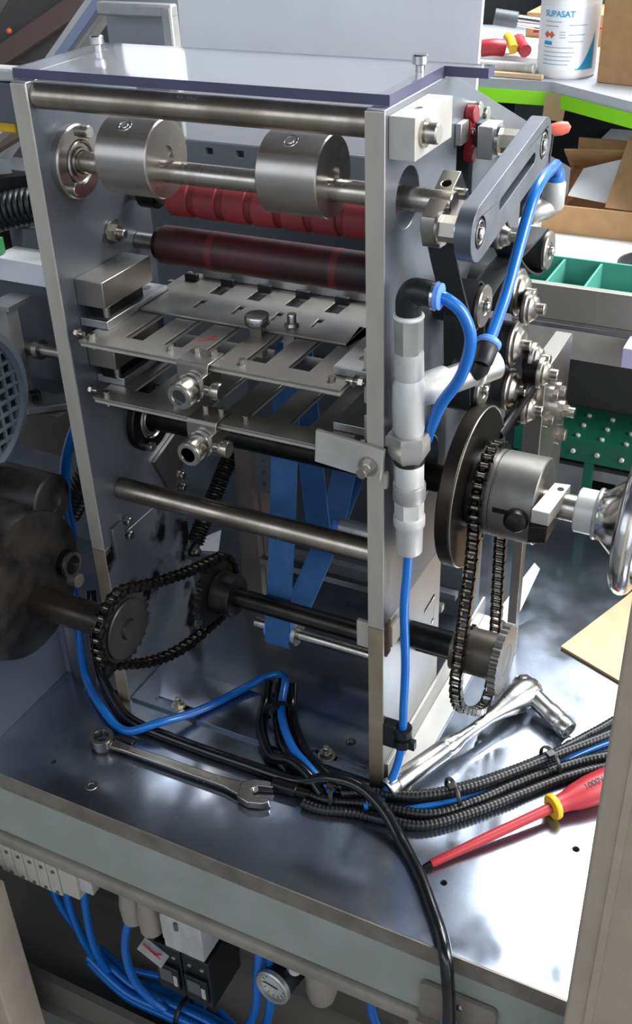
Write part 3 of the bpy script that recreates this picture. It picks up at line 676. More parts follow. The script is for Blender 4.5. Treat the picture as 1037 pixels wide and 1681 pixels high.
chain(lc, [(p.y, p.z) for p in spline([(0, a, b) for a, b in pth], 4, True)], .07, .0105)

# fan cowl of the drive motor
fm = thing('motor_fan_cowl', 'blue-grey fan cowl with square mesh grille at the left of the machine', 'motor', (-.17, -.035, .27))
cy, cz, cr = -.036, .358, .084
part('cowl_shell', MB().lathe((-.26, cy, cz), X, [(cr, 0), (cr, .152), (cr - .004, .160), (cr - .012, .1625), (cr - .017, .1605), (cr - .017, .155), (cr - .006, .150), (cr - .006, 0)], 56, closed=True), FANG, fm)
gr = MB(); s = .0125
for k in range(-6, 7):
    q = cr - .015; c = k * s
    if abs(c) < q:
        h = math.sqrt(q * q - c * c)
        gr.box(-.1035, -.1005, cy + c - .0016, cy + c + .0016, cz - h, cz + h); gr.box(-.1040, -.1000, cy - h, cy + h, cz + c - .0016, cz + c + .0016)
part('grille_mesh', gr, FANG, fm)
part('fan_hub', MB().lathe((-.2, cy, cz), X, [(.065, 0), (.065, .05), (.02, .055), (.02, .08), (0, .08)], 40), BLACKP, fm)
for k in range(7):
    a = 2 * pi * k / 7; part('fan_blade', MB().obox((-.128, cy + .04 * cos(a), cz + .04 * sin(a)), (.025, .045, .002), X, V((0, cos(a), sin(a)))), DARK, fm)
part('cowl_foot', MB().box(-.26, -.225, cy - .03, cy + .03, .0, cz - cr + .006), GREASE, fm)

# ================================================================ BLUE FLAT BELT + IDLERS
fb = [(.0885, .073), (.112, .19), (.132, .31), (.142, .372), (.150, .384), (.160, .385), (.168, .374), (.180, .27), (.1905, .175), (.200, .140), (.215, .128), (.235, .140), (.262, .180), (.276, .186), (.284, .176), (.280, .162), (.190, .105), (.112, .0650), (.100, .0600), (.092, .0640)]
solo('flat_belt', MB().ribbon([(p.y, p.z) for p in spline([(0, a, b) for a, b in fb], 6, True)], .127, .1565, .0016), BELT, 'wide blue flat belt looping down behind the tie bar', 'belt')
idr = thing('belt_idler', 'small idler roller in the bottom loop of the blue belt', 'roller', (.2, .1, .06))
part('idler_drum', MB().cyl((.125, .1, .0745), (.1585, .1, .0745), .0118, n=28), BLUEB, idr)
part('idler_flange', MB().ring((.1585, .1, .0745), (.1625, .1, .0745), .0135, .0065), ALU, idr)
part('idler_rod', MB().cyl((.11, .1, .0745), (W - .0005, .1, .0745), .0066, n=24), SHAFT, idr)
ir2 = thing('guide_roller', 'bright aluminium guide roller behind the lower tie bar', 'roller', (.2, .21, .11))
part('roller_body', MB().cyl((.164, .205, .150), (W - .001, .205, .150), .0105, bev=.001, n=28), ALU, ir2)
part('roller_spindle', MB().cyl((.156, .205, .150), (.164, .205, .150), .007, n=18), BLUEB, ir2)
ir3 = thing('blue_roller', 'dark blue roller deep inside behind the drive shaft', 'roller', (.2, .29, .15))
part('roller_body', MB().cyl((.16, .29, .205), (W - .001, .29, .205), .016, n=28), mat('navy_roller', '1f3f66', .4), ir3)
part('roller_spindle', MB().cyl((.10, .29, .205), (.16, .29, .205), .006, n=18), STEEL, ir3)
# coil spring
spn = thing('tension_spring', 'dark coiled tension spring beside the left plate', 'spring', (.03, .16, .11))
A, B = V((.029, .206, .214)), V((.0285, .116, .1475)); d = B - A; ax_, e1, e2 = basis(d)
part('spring_coil', MB().tube([A + d * (k / 330) + (e1 * cos(k * .565) + e2 * sin(k * .565)) * .0088 for k in range(331)], .00125, 6), DARK, spn)
part('spring_core', MB().cyl(A, B, .0062, n=14), BLACKP, spn)
part('spring_hook', MB().tube(spline([B, B + V((-.004, -.008, -.012)), V((.016, .1385, .112))], 5), .002, 6), DARK, spn)
# ================================================================ BELT PULLEYS ON THE RIGHT FLANK
part('pulley_plate', MB().prism([(D + .0005, .235), (.36, .235), (.36, .505), (D + .0005, .51)], 'x', W - .004, W + .008), PLATE, fr, .0006)
part('rear_bracket', MB().prism([(.1465, .515), (.26, .515), (.30, .53), (.26, .60), (.23, .61), (.1465, .60)], 'x', W - .012, W - .001), GREYD, fr, .0005)
def pulley(label, y, z, r, xf, drum, discs, bolt='socket_screw', x0=W + .008, big=.0052):
    p = thing('belt_pulley', label, 'pulley', ((x0 + xf) / 2, y, z - r), 'pulleys on the right flank')
    part('pulley_drum', MB().cyl((x0, y, z), (xf - .004, y, z), r * .94, n=36), drum, p)
    part('pulley_flange', MB().lathe((xf - .004, y, z), X, [(r * .3, 0), (r, 0), (r, .0028), (r * .94, .004), (r * .45, .004), (r * .42, .003), (r * .3, .003)], 40, closed=True), STEEL, p)
    if discs:
        part('cover_disc', MB().lathe((xf, y, z), X, [(r * .80, 0), (r * .80, .002), (r * .66, .0045), (r * .62, .006), (r * .34, .007), (0, .007)], 36), STEEL, p)
        screw('socket_screw', (xf + .007, y + .001, z), X, big, p)
    else:
        part('flange_bore', MB().lathe((xf - .0012, y, z), X, [(r * .46, 0), (r * .40, .0005), (r * .36, -.0008), (0, -.0008)], 28), DARK, p)
        part('pin_end', MB().lathe((xf - .002, y, z), X, [(r * .24, 0), (r * .24, .005), (r * .17, .0062), (0, .0062)], 20), CHROME, p)
    return p
pulley('black belt pulley with a ring flange at the fold of the belt', .117, .4714, .0178, .345, RUBBER, False)
pulley('lower black belt pulley with a ring flange above the large disc', .1272, .3902, .0172, .345, RUBBER, False)
pulley('end pulley where the black belt turns below the blue tube bend', .3118, .4547, .0190, .345, RUBBER, False)
pulley('small guide pulley under the slotted link arm', .152, .5194, .0108, .345, STEEL, True, big=.0042)
pulley('topmost bearing roller with round cover next to the steel channel', .2198, .446, .0215, .345, RUBBER, True)
pulley('second bearing roller below the topmost one beside the steel channel', .207, .438, .0160, .358, DARK, True, x0=.3525)
pulley('large black bearing roller behind the pale blue tube collar', .2187, .3955, .0215, .345, RUBBER, True)
pulley('middle bearing roller of the lower slanting row', .2290, .3795, .0150, .3615, DARK, True, x0=.3525)
pulley('lowest bearing roller of the slanting row touching the bolted plate', .2225, .3690, .0150, .3720, DARK, True, x0=.355)
pulley('black bearing roller above the rim of the large disc', .2138, .3503, .0205, .345, RUBBER, True)
pulley('small bearing roller between disc rim and bolted plate', .2250, .3270, .0150, .3600, DARK, True, x0=.3525)
bl = [(.060, .555), (.050, .545), (.075, .500), (.0975, .468), (.106, .4535), (.119, .4515), (.131, .4580), (.180, .4720), (.30, .4735), (.320, .4720), (.332, .4575), (.325, .4390), (.30, .4345), (.24, .4660), (.170, .5320), (.155, .5330), (.075, .556)]
solo('drive_belt', MB().ribbon([(p.y, p.z) for p in spline([(0, a, b) for a, b in bl], 5, True)], .318, .3395, .0022), RUBBER, 'black flat drive belt folded in a V under the link arm', 'belt')
bl2 = [(.1, .476), (.0985, .45), (.108, .39), (.115, .374), (.128, .3718), (.142, .378), (.146, .392), (.138, .43), (.136, .474), (.118, .491)]
solo('drive_belt', MB().ribbon([(p.y, p.z) for p in spline([(0, a, b) for a, b in bl2], 5, True)], .316, .3385, .002), RUBBER, 'short black belt between the two ring-flanged pulleys', 'belt')
# red clamp, standoff and small pneumatic cylinder behind the link arm
rcl = thing('red_clamp', 'small red clamp behind the right side plate below the sloping arm', 'clamp', (.31, .165, .575))
part('clamp_body', MB().box(.3052, .3105, .160, .172, .578, .613), REDP, rcl, .0008)
for z in (.611, .580): part('clamp_ear', MB().cyl((.3048, .166, z), (.3130, .166, z), .0070, bev=.0008), REDP, rcl)
part('clamp_block', MB().box(.3048, .3100, .139, .157, .592, .609), ALU, rcl, .0006)
screw('pan_screw', (.3106, .166, .597), X, .0032, rcl)
stb = thing('standoff_block', 'silver block holding the hex standoff of the link arm', 'bracket', (.32, .17, .57))
part('block_stem', MB().box(.3098, .3185, .174, .190, .583, .602), GREYD, stb)
part('block_body', MB().box(.3185, .3318, .153, .178, .5795, .6050), ALU, stb, .0008)
part('perforated_web', MB().prism([(.172, .515), (.27, .515), (.27, .575), (.20, .605), (.172, .605)], 'x', .3055, .3095, [circ(.20, .545, .004, 14), circ(.225, .540, .004, 14), circ(.24, .565, .003, 12)]), GREYD, stb, .0005)
for y, z in ((.178, .612), (.198, .604)): screw('socket_screw', (W + T, y, z), X, .0062, stb)
lev = thing('release_lever', 'grey lever blade with coral red tip behind the link arm', 'lever', (.32, .3, .47))
part('lever_blade', MB().prism([(.235, .560), (.255, .572), (.44, .500), (.44, .475), (.425, .470)], 'x', .3205, .326), GREY_LINK, lev, .0006)
part('lever_tip', MB().lathe((.324, .350, .5575), V((.85, .5, .12)), [(.0045, 0), (.006, .004), (.0065, .012), (.005, .018), (0, .021)], 18), ORANGEP, lev)
part('tip_stem', MB().cyl((.322, .352, .52), (.3245, .350, .5575), .0045, n=14), DARK, lev)
bpl = thing('bolted_plate', 'upright steel plate with hex bolts beside the bearing rollers', 'plate', (.361, .29, .0))
part('plate_body', MB().box(.352, .370, .240, .336, .175, .3632), STEEL, bpl, .0008)
part('plate_leg', MB().box(.352, .362, .240, .254, .0005, .175), STEEL, bpl, .0005)
for y, z, r in ((.2710, .3235, .0062), (.335 - .012, .2810, .0075), (.318, .2550, .0075), (.262, .300, .0055), (.30, .315, .0062)):
    screw('washer', (.370, y, z), X, r * 1.45, bpl); screw('hex_bolt', (.3718, y, z), X, r, bpl)
part('bolt_spacer', MB().cyl((.3718, .322, .281), (.384, .322, .281), .0058, n=18), CHROME, bpl)
solo('pivot_rod', MB().cyl((.352, .155, .332), (.358, .236, .344), .0052, n=18, bev=.0008), DARK, 'short dark rod pointing from the hub to the bolted plate', 'rod')

# ================================================================ PNEUMATIC FITTINGS AND TUBES
pf = thing('fitting_column', 'stacked white and zinc air fittings on the front of the right plate', 'pipe fitting', (.322, .008, .285))
def ca(z): return V((.3222, .0035 + (.52 - z) * .045, z))
CA = (ca(.29) - ca(.51)).normalized()
def col_seg(name, z1, z0, prof, m, n=28):
    L = (ca(z0) - ca(z1)).length
    return part(name, MB().lathe(ca(z1), CA, [(r, h * L) for r, h in prof], n), m, pf)
col_seg('hex_nut', .5045, .4745, [(.0095, 0), (.0112, .04), (.0112, 1)], ZINC, 6)
part('thread_tape', MB().torus(ca(.5030), Z, .0098, .0020, 24, 8), TAPE, pf)
col_seg('reducer', .4745, .452, [(.0112, 0), (.0115, .1), (.0118, .9), (.0105, 1)], WHITE)
tee = col_seg('tee_body', .452, .403, [(.0105, 0), (.0128, .12), (.0132, .5), (.0128, .9), (.0115, 1)], WHITE)
bd = V((.51, .86, .03)).normalized(); b0 = ca(.436)
part('tee_branch', MB().lathe(b0, bd, [(.0105, 0), (.0125, .018), (.0136, .022), (.0136, .036), (.0126, .0365)], 28), WHITE, tee)
part('branch_pipe', MB().lathe(b0 + bd * .0365, bd, [(.0118, 0), (.0112, .004), (.0112, .030), (.0125, .031), (.0125, .050), (.010, .052)], 24), ALU, tee)
part('branch_tape', MB().torus(b0 + bd * .066, bd, .0116, .0018, 20, 8), TAPE, tee)
col_seg('hex_union', .4035, .379, [(.0165, 0), (.0172, .08), (.0172, .75), (.0135, 1)], ZINC, 6)
col_seg('seal_ring', .3795, .3755, [(.0125, 0), (.0128, .5), (.0125, 1)], BLACKP)
col_seg('lower_sleeve', .3755, .355, [(.0110, 0), (.0122, .1), (.0122, .9), (.0118, 1)], WHITE)
col_seg('lower_collar', .355, .339, [(.0132, 0), (.0138, .1), (.0138, .9), (.0125, 1)], ZINC)
col_seg('lower_hex', .339, .3235, [(.0118, 0), (.0125, .1), (.0125, 1)], WHITE, 6)
col_seg('white_cap', .3240, .2840, [(.0125, 0), (.0135, .05), (.0135, .25), (.0118, .32), (.0112, .95), (.009, 1)], WHITE)
el = part('black_elbow', MB().tube(spline([ca(.503), ca(.515), ca(.522) + V((.0035, 0, .0005)), ca(.5225) + V((.010, 0, .0008)), ca(.522) + V((.020, 0, 0))], 6), .0098, 20), BLACKP, pf)
part('elbow_collar', MB().ring(ca(.522) + V((.0195, 0, 0)), ca(.522) + V((.0215, 0, 0)), .0108, .005), CHROME, el)
part('tube_collet', MB().lathe(ca(.522) + V((.0215, 0, 0)), X, [(.0098, 0), (.0098, .0035), (.006, .004), (.004, .004)], 20), BLUEB, el)
part('mount_clip', MB().box(W + T, .3222, .002, .012, .390, .398), ZINC, pf)
def tube(label, pts, r=.0037, m=BLUE, name='air_tube', cat='tube', per=10, group=None, n=12):
    return solo(name, MB().tube(spline(pts, per), r, n), m, label, cat, group)
tube('blue air tube arching from the black elbow back to the fitting column', [(.343, .005, .5215), (.351, .006, .5195), (.3625, .008, .5095), (.3695, .008, .4897), (.3635, .008, .4606), (.3480, .010, .4330), (.338, .016, .408), (.331, .026, .390)], .0047)
tube('blue air tube hanging from the white cap down to the table', [(.322, .0135, .290), (.322, .010, .262), (.3225, .004, .231), (.323, .006, .19), (.323, .008, .154), (.3225, .0065, .11), (.3225, .0055, .085), (.3215, .000, .050), (.317, -.012, .024), (.309, -.024, .007), (.298, -.034, .0052)], .0042)
clp = thing('tube_clip', 'black plastic clip holding the blue tube at the foot of the right plate', 'clip', (.315, .004, .06))
for z in (.081, .068):
    part('clip_ring', MB().ring((.3225, .005, z - .0045), (.3225, .005, z + .0045), .0092, .0045, 18), BLACKP, clp)
part('clip_base', MB().box(W + T, .317, -.001, .010, .060, .088), BLACKP, clp, .0006)
part('clip_lug', MB().obox((.332, .004, .068), (.008, .006, .010), X, Y), BLACKP, clp)
tube('thick bright blue air tube arching over beside the link arm', [(.350, .287, .5335), (.356, .262, .5505), (.361, .225, .5560), (.364, .190, .5585), (.364, .165, .5480), (.364, .136, .5185), (.364, .106, .4860), (.364, .0715, .4624)], .0049)
el2 = thing('tube_elbow', 'white push-in elbow at the upper end of the thick blue tube', 'pipe fitting', (.34, .29, .5))
part('elbow_body', MB().lathe((.350, .285, .5040), Z, [(.0085, 0), (.0105, .003), (.0105, .024), (.009, .026)], 24), WHITE, el2)
part('elbow_arm', MB().lathe((.348, .283, .506), V((-.6, -.75, -.1)), [(.0095, 0), (.0105, .01), (.0105, .022), (.009, .024)], 24), ZINC, el2)
part('elbow_collet', MB().lathe((.350, .286, .530), Z, [(.0088, 0), (.0088, .003), (.0075, .009), (.0055, .013)], 20), BLUE, el2)
el3 = thing('tube_elbow', 'black push-in elbow with pale blue collar at the lower tube end', 'pipe fitting', (.36, .06, .43))
dirt = (V((.364, .106, .486)) - V((.364, .0715, .4624))).normalized()
part('elbow_socket', MB().lathe(V((.364, .0690, .4607)) - dirt * .020, dirt, [(.0065, 0), (.0085, .004), (.0092, .017), (.0085, .019)], 22), BLACKP, el3)
part('elbow_collar', MB().lathe(V((.364, .0690, .4607)) - dirt * .002, dirt, [(.009, 0), (.0102, .0015), (.0102, .0045), (.0085, .006), (.005, .006)], 24), BLUEB, el3)
part('elbow_arm', MB().tube(spline([V((.364, .069, .4607)) - dirt * .016, V((.361, .056, .444)), V((.352, .060, .438)), V((.340, .075, .436))], 5), .0080, 16), BLACKP, el3)

# ================================================================ CABLES AND TUBES ON THE TABLE
tube('blue air tube curling round the foot of the left plate', [(-.10, .052, .10), (-.092, .040, .06), (-.062, .0036, .012), (-.0109, -.0324, .0085), (.0265, -.0459, .006), (.0591, -.031, .0170), (.0859, .0116, .010), (.1114, .0601, .010), (.1265, .0810, .014), (.140, .0885, .018), (.1507, .083, .020), (.159, .070, .0275), (.174, .032, .0205), (.205, -.004, .0195), (.232, -.0215, .0195), (.250, -.0300, .0165), (.266, -.0350, .010)], .0046)
tube('thick black cable running beside the blue tube and out over the table edge', [(-.088, .066, .08), (-.061, .026, .014), (-.012, -.0125, .0068), (.028, -.0315, .0062), (.0924, -.0355, .0062), (.1655, -.0351, .0062), (.2250, -.0350, .0090), (.262, -.0330, .0270), (.292, -.0310, .0275), (.322, -.0410, .0200), (.352, -.0620, .0068), (.3783, -.0870, .0062), (.402, -.116, .0062), (.4185, -.138, .0070), (.4285, -.1535, .001), (.4345, -.1620, -.02), (.4375, -.1640, -.05), (.438, -.164, -.085), (.438, -.162, -.16), (.436, -.158, -.30)], .0060, CABLE, 'power_cable', 'cable')
solo('cable_sleeve', MB().cyl((.438, -.164, -.074), (.4382, -.1635, -.092), .0082, n=20, bev=.001), BLUEB, 'pale blue sleeve on the black cable below the table edge', 'sleeve')
for lab, pts in (('leftmost black cable of the bundle between the plates', [(.1360, .072, .020), (.143, .052, .0085), (.155, .020, .0064), (.184, -.0135, .0064), (.212, -.0210, .0185), (.236, -.0300, .0185), (.258, -.042, .0120)]),
                 ('middle black cable of the bundle between the plates', [(.1500, .078, .021), (.158, .056, .014), (.172, .028, .0085), (.198, -.004, .0103), (.226, -.0165, .0130), (.250, -.0255, .0150), (.272, -.026, .012)]),
                 ('right black cable of the bundle between the plates', [(.1640, .077, .021), (.173, .058, .0115), (.187, .034, .0103), (.216, .003, .0103), (.240, -.0115, .0105), (.262, -.0175, .0085), (.29, -.015, .0075)])):
    tube(lab, pts, .0058, CABLE, 'bundle_cable', 'cable', group='cables in the bundle')
tie = thing('cable_tie', 'black cable tie round the bundle between the plates', 'cable tie', (.165, .045, .0))
part('tie_band', MB().torus((.168, .041, .0125), V((.35, -.9, -.1)), .0155, .0016, 28, 6, 1.6), BLACKP, tie)
part('tie_head', MB().box(.163, .170, .030, .036, .026, .030), BLACKP, tie)
def conduit(label, pts, r):
    P = resample(spline(pts, 10), .0014)
    return solo('corrugated_conduit', MB().tube(P, r, 12, rf=lambda i: r if i % 3 else r * .84), CONDUIT, label, 'conduit', 'corrugated conduits across the table', angle=60)
conduit('second black corrugated conduit away from the red screwdriver', [(.236, -.041, .0056), (.262, -.042, .0056), (.300, -.030, .0056), (.3587, -.0170, .0056), (.395, .0180, .0056), (.424, .0560, .0056), (.456, .0930, .0056), (.490, .1250, .0056), (.53, .150, .0056), (.60, .175, .0056), (.70, .200, .0056), (.84, .225, .0056)], .0052)
conduit('black corrugated conduit lying next to the ratchet handle', [(.240, -.0285, .0056), (.268, -.027, .0056), (.305, -.0140, .0056), (.3435, .0020, .0056), (.380, .0320, .0056), (.415, .0700, .0056), (.448, .1130, .0056), (.478, .160, .0056), (.505, .200, .0075), (.55, .235, .0098), (.64, .268, .0098), (.84, .30, .0060)], .0052)
conduit('black corrugated conduit resting on top of the other two', [(.275, -.035, .0145), (.300, -.023, .0150), (.345, -.0080, .0150), (.386, .0240, .0150), (.420, .0620, .0150), (.452, .1020, .0150), (.484, .141, .0150), (.52, .185, .0150), (.575, .222, .0150), (.68, .240, .0145), (.84, .262, .0056)], .0050)
conduit('black corrugated conduit on the screwdriver side of the run', [(.242, -.055, .0056), (.262, -.055, .0056), (.295, -.0450, .0056), (.330, -.0400, .0056), (.362, -.0305, .0056), (.399, .0050, .0056), (.432, .0440, .0056), (.465, .0830, .0056), (.499, .1140, .0056), (.54, .138, .0056), (.62, .162, .0056), (.84, .208, .0056)], .0052)
tube('thin blue tube inside the conduit run at the right', [(.33, -.024, .004), (.375, .009, .0042), (.41, .042, .0042), (.445, .085, .0042), (.472, .125, .0042), (.5, .158, .0042), (.54, .19, .0042), (.66, .215, .0042), (.84, .243, .0042)], .0030)
for i, (p, ax) in enumerate((((.373, .0130, .0095), (.72, .69, 0)), ((.447, .0935, .0095), (.62, .78, 0)), ((.266, -.0345, .0095), (.97, .25, 0)))):
    t_ = thing('cable_tie', ['black cable tie round the conduits below the ratchet grip', 'black cable tie round the conduits near the socket', 'black cable tie near the wrench open end'][i], 'cable tie', (p[0], p[1], 0))
    part('tie_band', MB().torus(p, ax, .0158, .0013, 28, 6, 1.8), BLACKP, t_)
    part('tie_head', MB().obox(V(p) + V((0, -.006, .0160)), (.006, .007, .004), ax, Z.cross(V(ax))), BLACKP, t_)
con = solo('cable_connector', MB().cyl((.205, -.047, .0075), (.232, -.0455, .0075), .0068, n=18, bev=.001).cyl((.232, -.0455, .0075), (.246, -.0440, .0075), .0052, n=18), DARK, 'dark round cable connector behind the wrench', 'connector')
solo('rubber_pad', MB().box(.020, .042, -.058, -.050, .0003, .0045), BLACKP, 'small black rubber pad under the blue tube', 'pad', bevel=.001)

# ================================================================ TOOLS
WRENCH = mat('worn_chrome', 'a7a199', 0.24, 1, '8d877f', 40, rvar=.06)
SATIN = mat('satin_chrome', 'd6d5d2', 0.26, 1, 'c4c3c0', 30, rvar=.05)
rt = thing('ratchet_wrench', 'chrome ratchet with a long socket lying beside the conduits', 'ratchet', (.36, .08, 0))
h0, h1 = V((.3155, -.0175, .0190)), V((.3975, .1720, .0200)); hd_ = (h1 - h0).normalized(); LR = (h1 - h0).length
part('ratchet_handle', MB().lathe(h0, hd_, [(.0092, 0), (.0104, .0012), (.0104, .010), (.0097, .0115), (.0104, .013), (.0104, .078), (.0094, .080), (.0094, .084), (.0100, .086), (.0094, .094), (.0066, .105), (.0060, .125), (.0066, .148), (.0090, .162), (.0135, .178), (.0160, .190), (.0162, .202), (.0145, .213), (.0090, .221), (0, .2235)], 36), SATIN, rt)
side = V((.86, -.50, -.14)).normalized()
hc = h1 + hd_ * .002
part('ratchet_head', MB().lathe(hc - side * .0165, side, [(.0, 0), (.0095, .0006), (.0125, .004), (.0135, .010), (.0135, .022), (.0125, .027), (.0095, .0285)], 36), SATIN, rt)
so = part('socket', MB().lathe(hc + side * .012, side, [(.0092, 0), (.0102, .001), (.0102, .020), (.0110, .022), (.0110, .036), (.0104, .037), (.0110, .038), (.0110, .050), (.0102, .0515), (.0080, .0515), (.0076, .040), (0, .039)], 32), SATIN, rt, label='long chrome socket')
part('drive_collar', MB().cyl(hc + side * .0105, hc + side * .0125, .0105, n=24), STEEL, rt)
part('release_button', MB().cyl(hc - side * .0185, hc - side * .016, .006, n=20), SATIN, rt)
wr = thing('combination_wrench', 'chrome combination wrench lying flat below the machine frame', 'wrench', (.1, -.07, 0))
wc, wo = V((.0125, -.0685)), V((.1935, -.0650)); wd = (wo - wc).normalized(); wn = V((-wd.y, wd.x))
ring_in = [(wc.x + (.0078 if k % 2 else .0086) * cos(pi * k / 12), wc.y + (.0078 if k % 2 else .0086) * sin(pi * k / 12)) for k in range(24)]
part('ring_end', MB().prism(circ(wc.x, wc.y, .0128, 36), 'z', .004, .0135, [ring_in]), WRENCH, wr, .001)
def wp(a, b): q = wc + wd * a + wn * b; return (q.x, q.y)
part('wrench_shank', MB().prism([wp(.0115, -.0062), wp(.030, -.0050), (wp(.150, -.0058)), wp(.170, -.0095), wp(.172, .0095), wp(.150, .0058), wp(.030, .0050), wp(.0115, .0062)], 'z', .0035, .0090), WRENCH, wr, .0016)
part('shank_panel', MB().prism([wp(.036, -.0026), wp(.142, -.0028), wp(.142, .0028), wp(.036, .0026)], 'z', .0089, .0092), STEEL, wr)
jaw = []
ja = radians(15)
def jp(a, b): return wp(.182 + a * cos(ja) - b * sin(ja), a * sin(ja) + b * cos(ja))
jaw = [jp(-.016, -.009), jp(-.004, -.0155), jp(.010, -.0150), jp(.0175, -.0115), jp(.0175, -.0072), jp(.002, -.0068), jp(-.0025, -.003), jp(-.0025, .003), jp(.002, .0068), jp(.0175, .0072), jp(.0175, .0115), jp(.010, .0150), jp(-.004, .0155), jp(-.016, .009)]
part('open_jaw', MB().prism(jaw, 'z', .0015, .0105), WRENCH, wr, .0012)
sdv = thing('screwdriver', 'red insulated screwdriver with yellow collar lying on the bright table', 'screwdriver', (.46, .03, 0))
s0, s1 = V((.3825, -.0700, .0050)), V((.4655, .0335, .0135)); sx_ = (s1 - s0).normalized(); LS = (s1 - s0).length
part('blade_tip', MB().lathe(s0 - sx_ * .008, sx_, [(.0022, 0), (.0026, .002), (.0030, .009)], 14), DARK, sdv)
part('insulated_shaft', MB().lathe(s0, sx_, [(.0034, 0), (.0040, .003), (.0041, .03), (.0048, .05), (.0052, LS - .004), (.0056, LS)], 24), DRIVER, sdv)
hdx = V((sx_.x, sx_.y, .02)).normalized(); hb_ = s1
part('yellow_collar', MB().lathe(hb_, hdx, [(.0070, -.002), (.0118, -.001), (.0130, .0015), (.0125, .004), (.0095, .006)], 32), YELLOW, sdv)
hdl = part('handle', MB().lathe(hb_, hdx, [(.0088, .0045), (.0092, .010), (.0098, .016), (.0128, .028), (.0150, .045), (.0155, .065), (.0148, .090), (.0125, .104), (.0075, .110), (0, .111)], 40), DRIVER, sdv)
part('handle_end', MB().torus(hb_ + hdx * .083, hdx, .0150, .0016, 32, 8, 2.6), YELLOW, sdv)
me = text_mesh('1000V', .0085); me.materials.append(INK)
hn = hdx.cross(Z).normalized(); hu = hn.cross(hdx).normalized()
for v in me.vertices:
    s_ = .034 + v.co.x; r_ = .0150 + (s_ - .045) / .020 * .0005 if s_ > .045 else .0128 + (s_ - .028) / .017 * .0022; a = .15 - (v.co.y - .004) / .015
    v.co = hb_ + hdx * s_ + (hu * cos(a) + hn * sin(a)) * (r_ + .0004) - ORG[sdv.name]
to = bpy.data.objects.new('voltage_mark', me); col.objects.link(to); to.parent = hdl; ORG[to.name] = ORG[sdv.name]
cs_ = thing('cardboard_sheet', 'flat piece of pale brown cardboard lying on the steel table', 'cardboard', (.5, .32, 0))
part('sheet_face', MB().prism([(.4069, .2793), (.4525, .400), (.4905, .515), (.66, .46), (.61, .19), (.4945, .2425)], 'z', .0034, .0040), CARDL, cs_)
part('sheet_core', MB().prism([(.4071, .2796), (.4527, .400), (.4907, .5145), (.6595, .4595), (.6095, .1905), (.4946, .2428)], 'z', .0002, .0033), CARDE, cs_)
ps = thing('paper_strip', 'folded white paper strip standing behind the toothed tail sprocket', 'paper', (.33, .34, 0))
part('strip_face', MB().add([(.319, .310, .0005), (.345, .292, .0005), (.352, .372, .036), (.343, .380, .037), (.3188, .3098, .0012), (.3448, .2918, .0012), (.3518, .3718, .0367), (.3428, .3798, .0377)], [(3, 2, 1, 0), (4, 5, 6, 7), (0, 1, 5, 4), (1, 2, 6, 5), (2, 3, 7, 6), (3, 0, 4, 7)]), PAPER, ps)
solo('paper_scrap', MB().add([(-.082, .279, .0004), (-.057, .287, .0004), (-.062, .306, .022), (-.084, .292, .012), (-.082, .2785, .0010), (-.057, .2865, .0010), (-.062, .3055, .0226), (-.084, .2915, .0126)], [(3, 2, 1, 0), (4, 5, 6, 7), (0, 1, 5, 4), (1, 2, 6, 5), (2, 3, 7, 6), (3, 0, 4, 7)]), PAPER, 'crumpled white paper scrap on the table behind the left plate', 'paper')
# ================================================================ UNDER THE TABLE
vm = thing('valve_manifold', 'cream valve manifold with ribbed modules under the table edge', 'valve block', (-.06, -.105, -.235))
for k in range(7):
    x = -.150 + .0165 * k; md = part('valve_module', MB().box(x, x + .0155, -.128, -.085, -.205, -.125), CREAM, vm, .001)
    part('module_slot', MB().box(x + .003, x + .006, -.1287, -.128, -.195, -.15), CREAM, md)
    for z in (-.143, -.165, -.2): part('module_pin', MB().cyl((x + .010, -.1295, z), (x + .010, -.128, z), .0022, n=10), DUCT, md)
part('end_block', MB().box(-.034, -.010, -.128, -.082, -.198, -.128), CREAM, vm, .0012)
part('end_cap', MB().box(-.010, .008, -.124, -.088, -.185, -.128), WHITE, vm, .0012)
part('din_rail', MB().box(-.74, .012, -.085, -.078, -.175, -.140), DUCT, vm)
cn = thing('cable_connectors', 'pair of dusty translucent cable plugs beside the white relay', 'connector', (.075, -.115, -.2))
for x, z in ((.055, -.190), (.078, -.196)):
    pg = part('plug_body', MB().lathe((x, -.116, z - .02), Z, [(.008, 0), (.0135, .006), (.0145, .03), (.012, .05), (.012, .07)], 20), TRANSP, cn)
part('tag_strip', MB().obox((.085, -.130, -.232), (.034, .0008, .016), V((.8, 0, -.45)), Z), WHITE, cn)
mk = MB()
for a, b in (((.074, -.221), (.094, -.238)), ((.078, -.238), (.098, -.226))):
    a = V((a[0], -.1312, a[1])); b = V((b[0], -.1312, b[1])); mk.obox((a + b) / 2, ((b - a).length, .0006, .0025), b - a, Y)
part('red_cross', mk, REDINK, cn)
wrl = thing('white_relay', 'square white relay housing above the black contactors', 'relay', (.125, -.11, -.215))
part('relay_body', MB().box(.102, .152, -.128, -.075, -.212, -.135), WHITE, wrl, .0015)
part('relay_hook', MB().box(.120, .124, -.1305, -.128, -.172, -.160), DUCT, wrl); part('relay_tab', MB().box(.098, .102, -.124, -.1, -.205, -.165), WHITE, wrl)
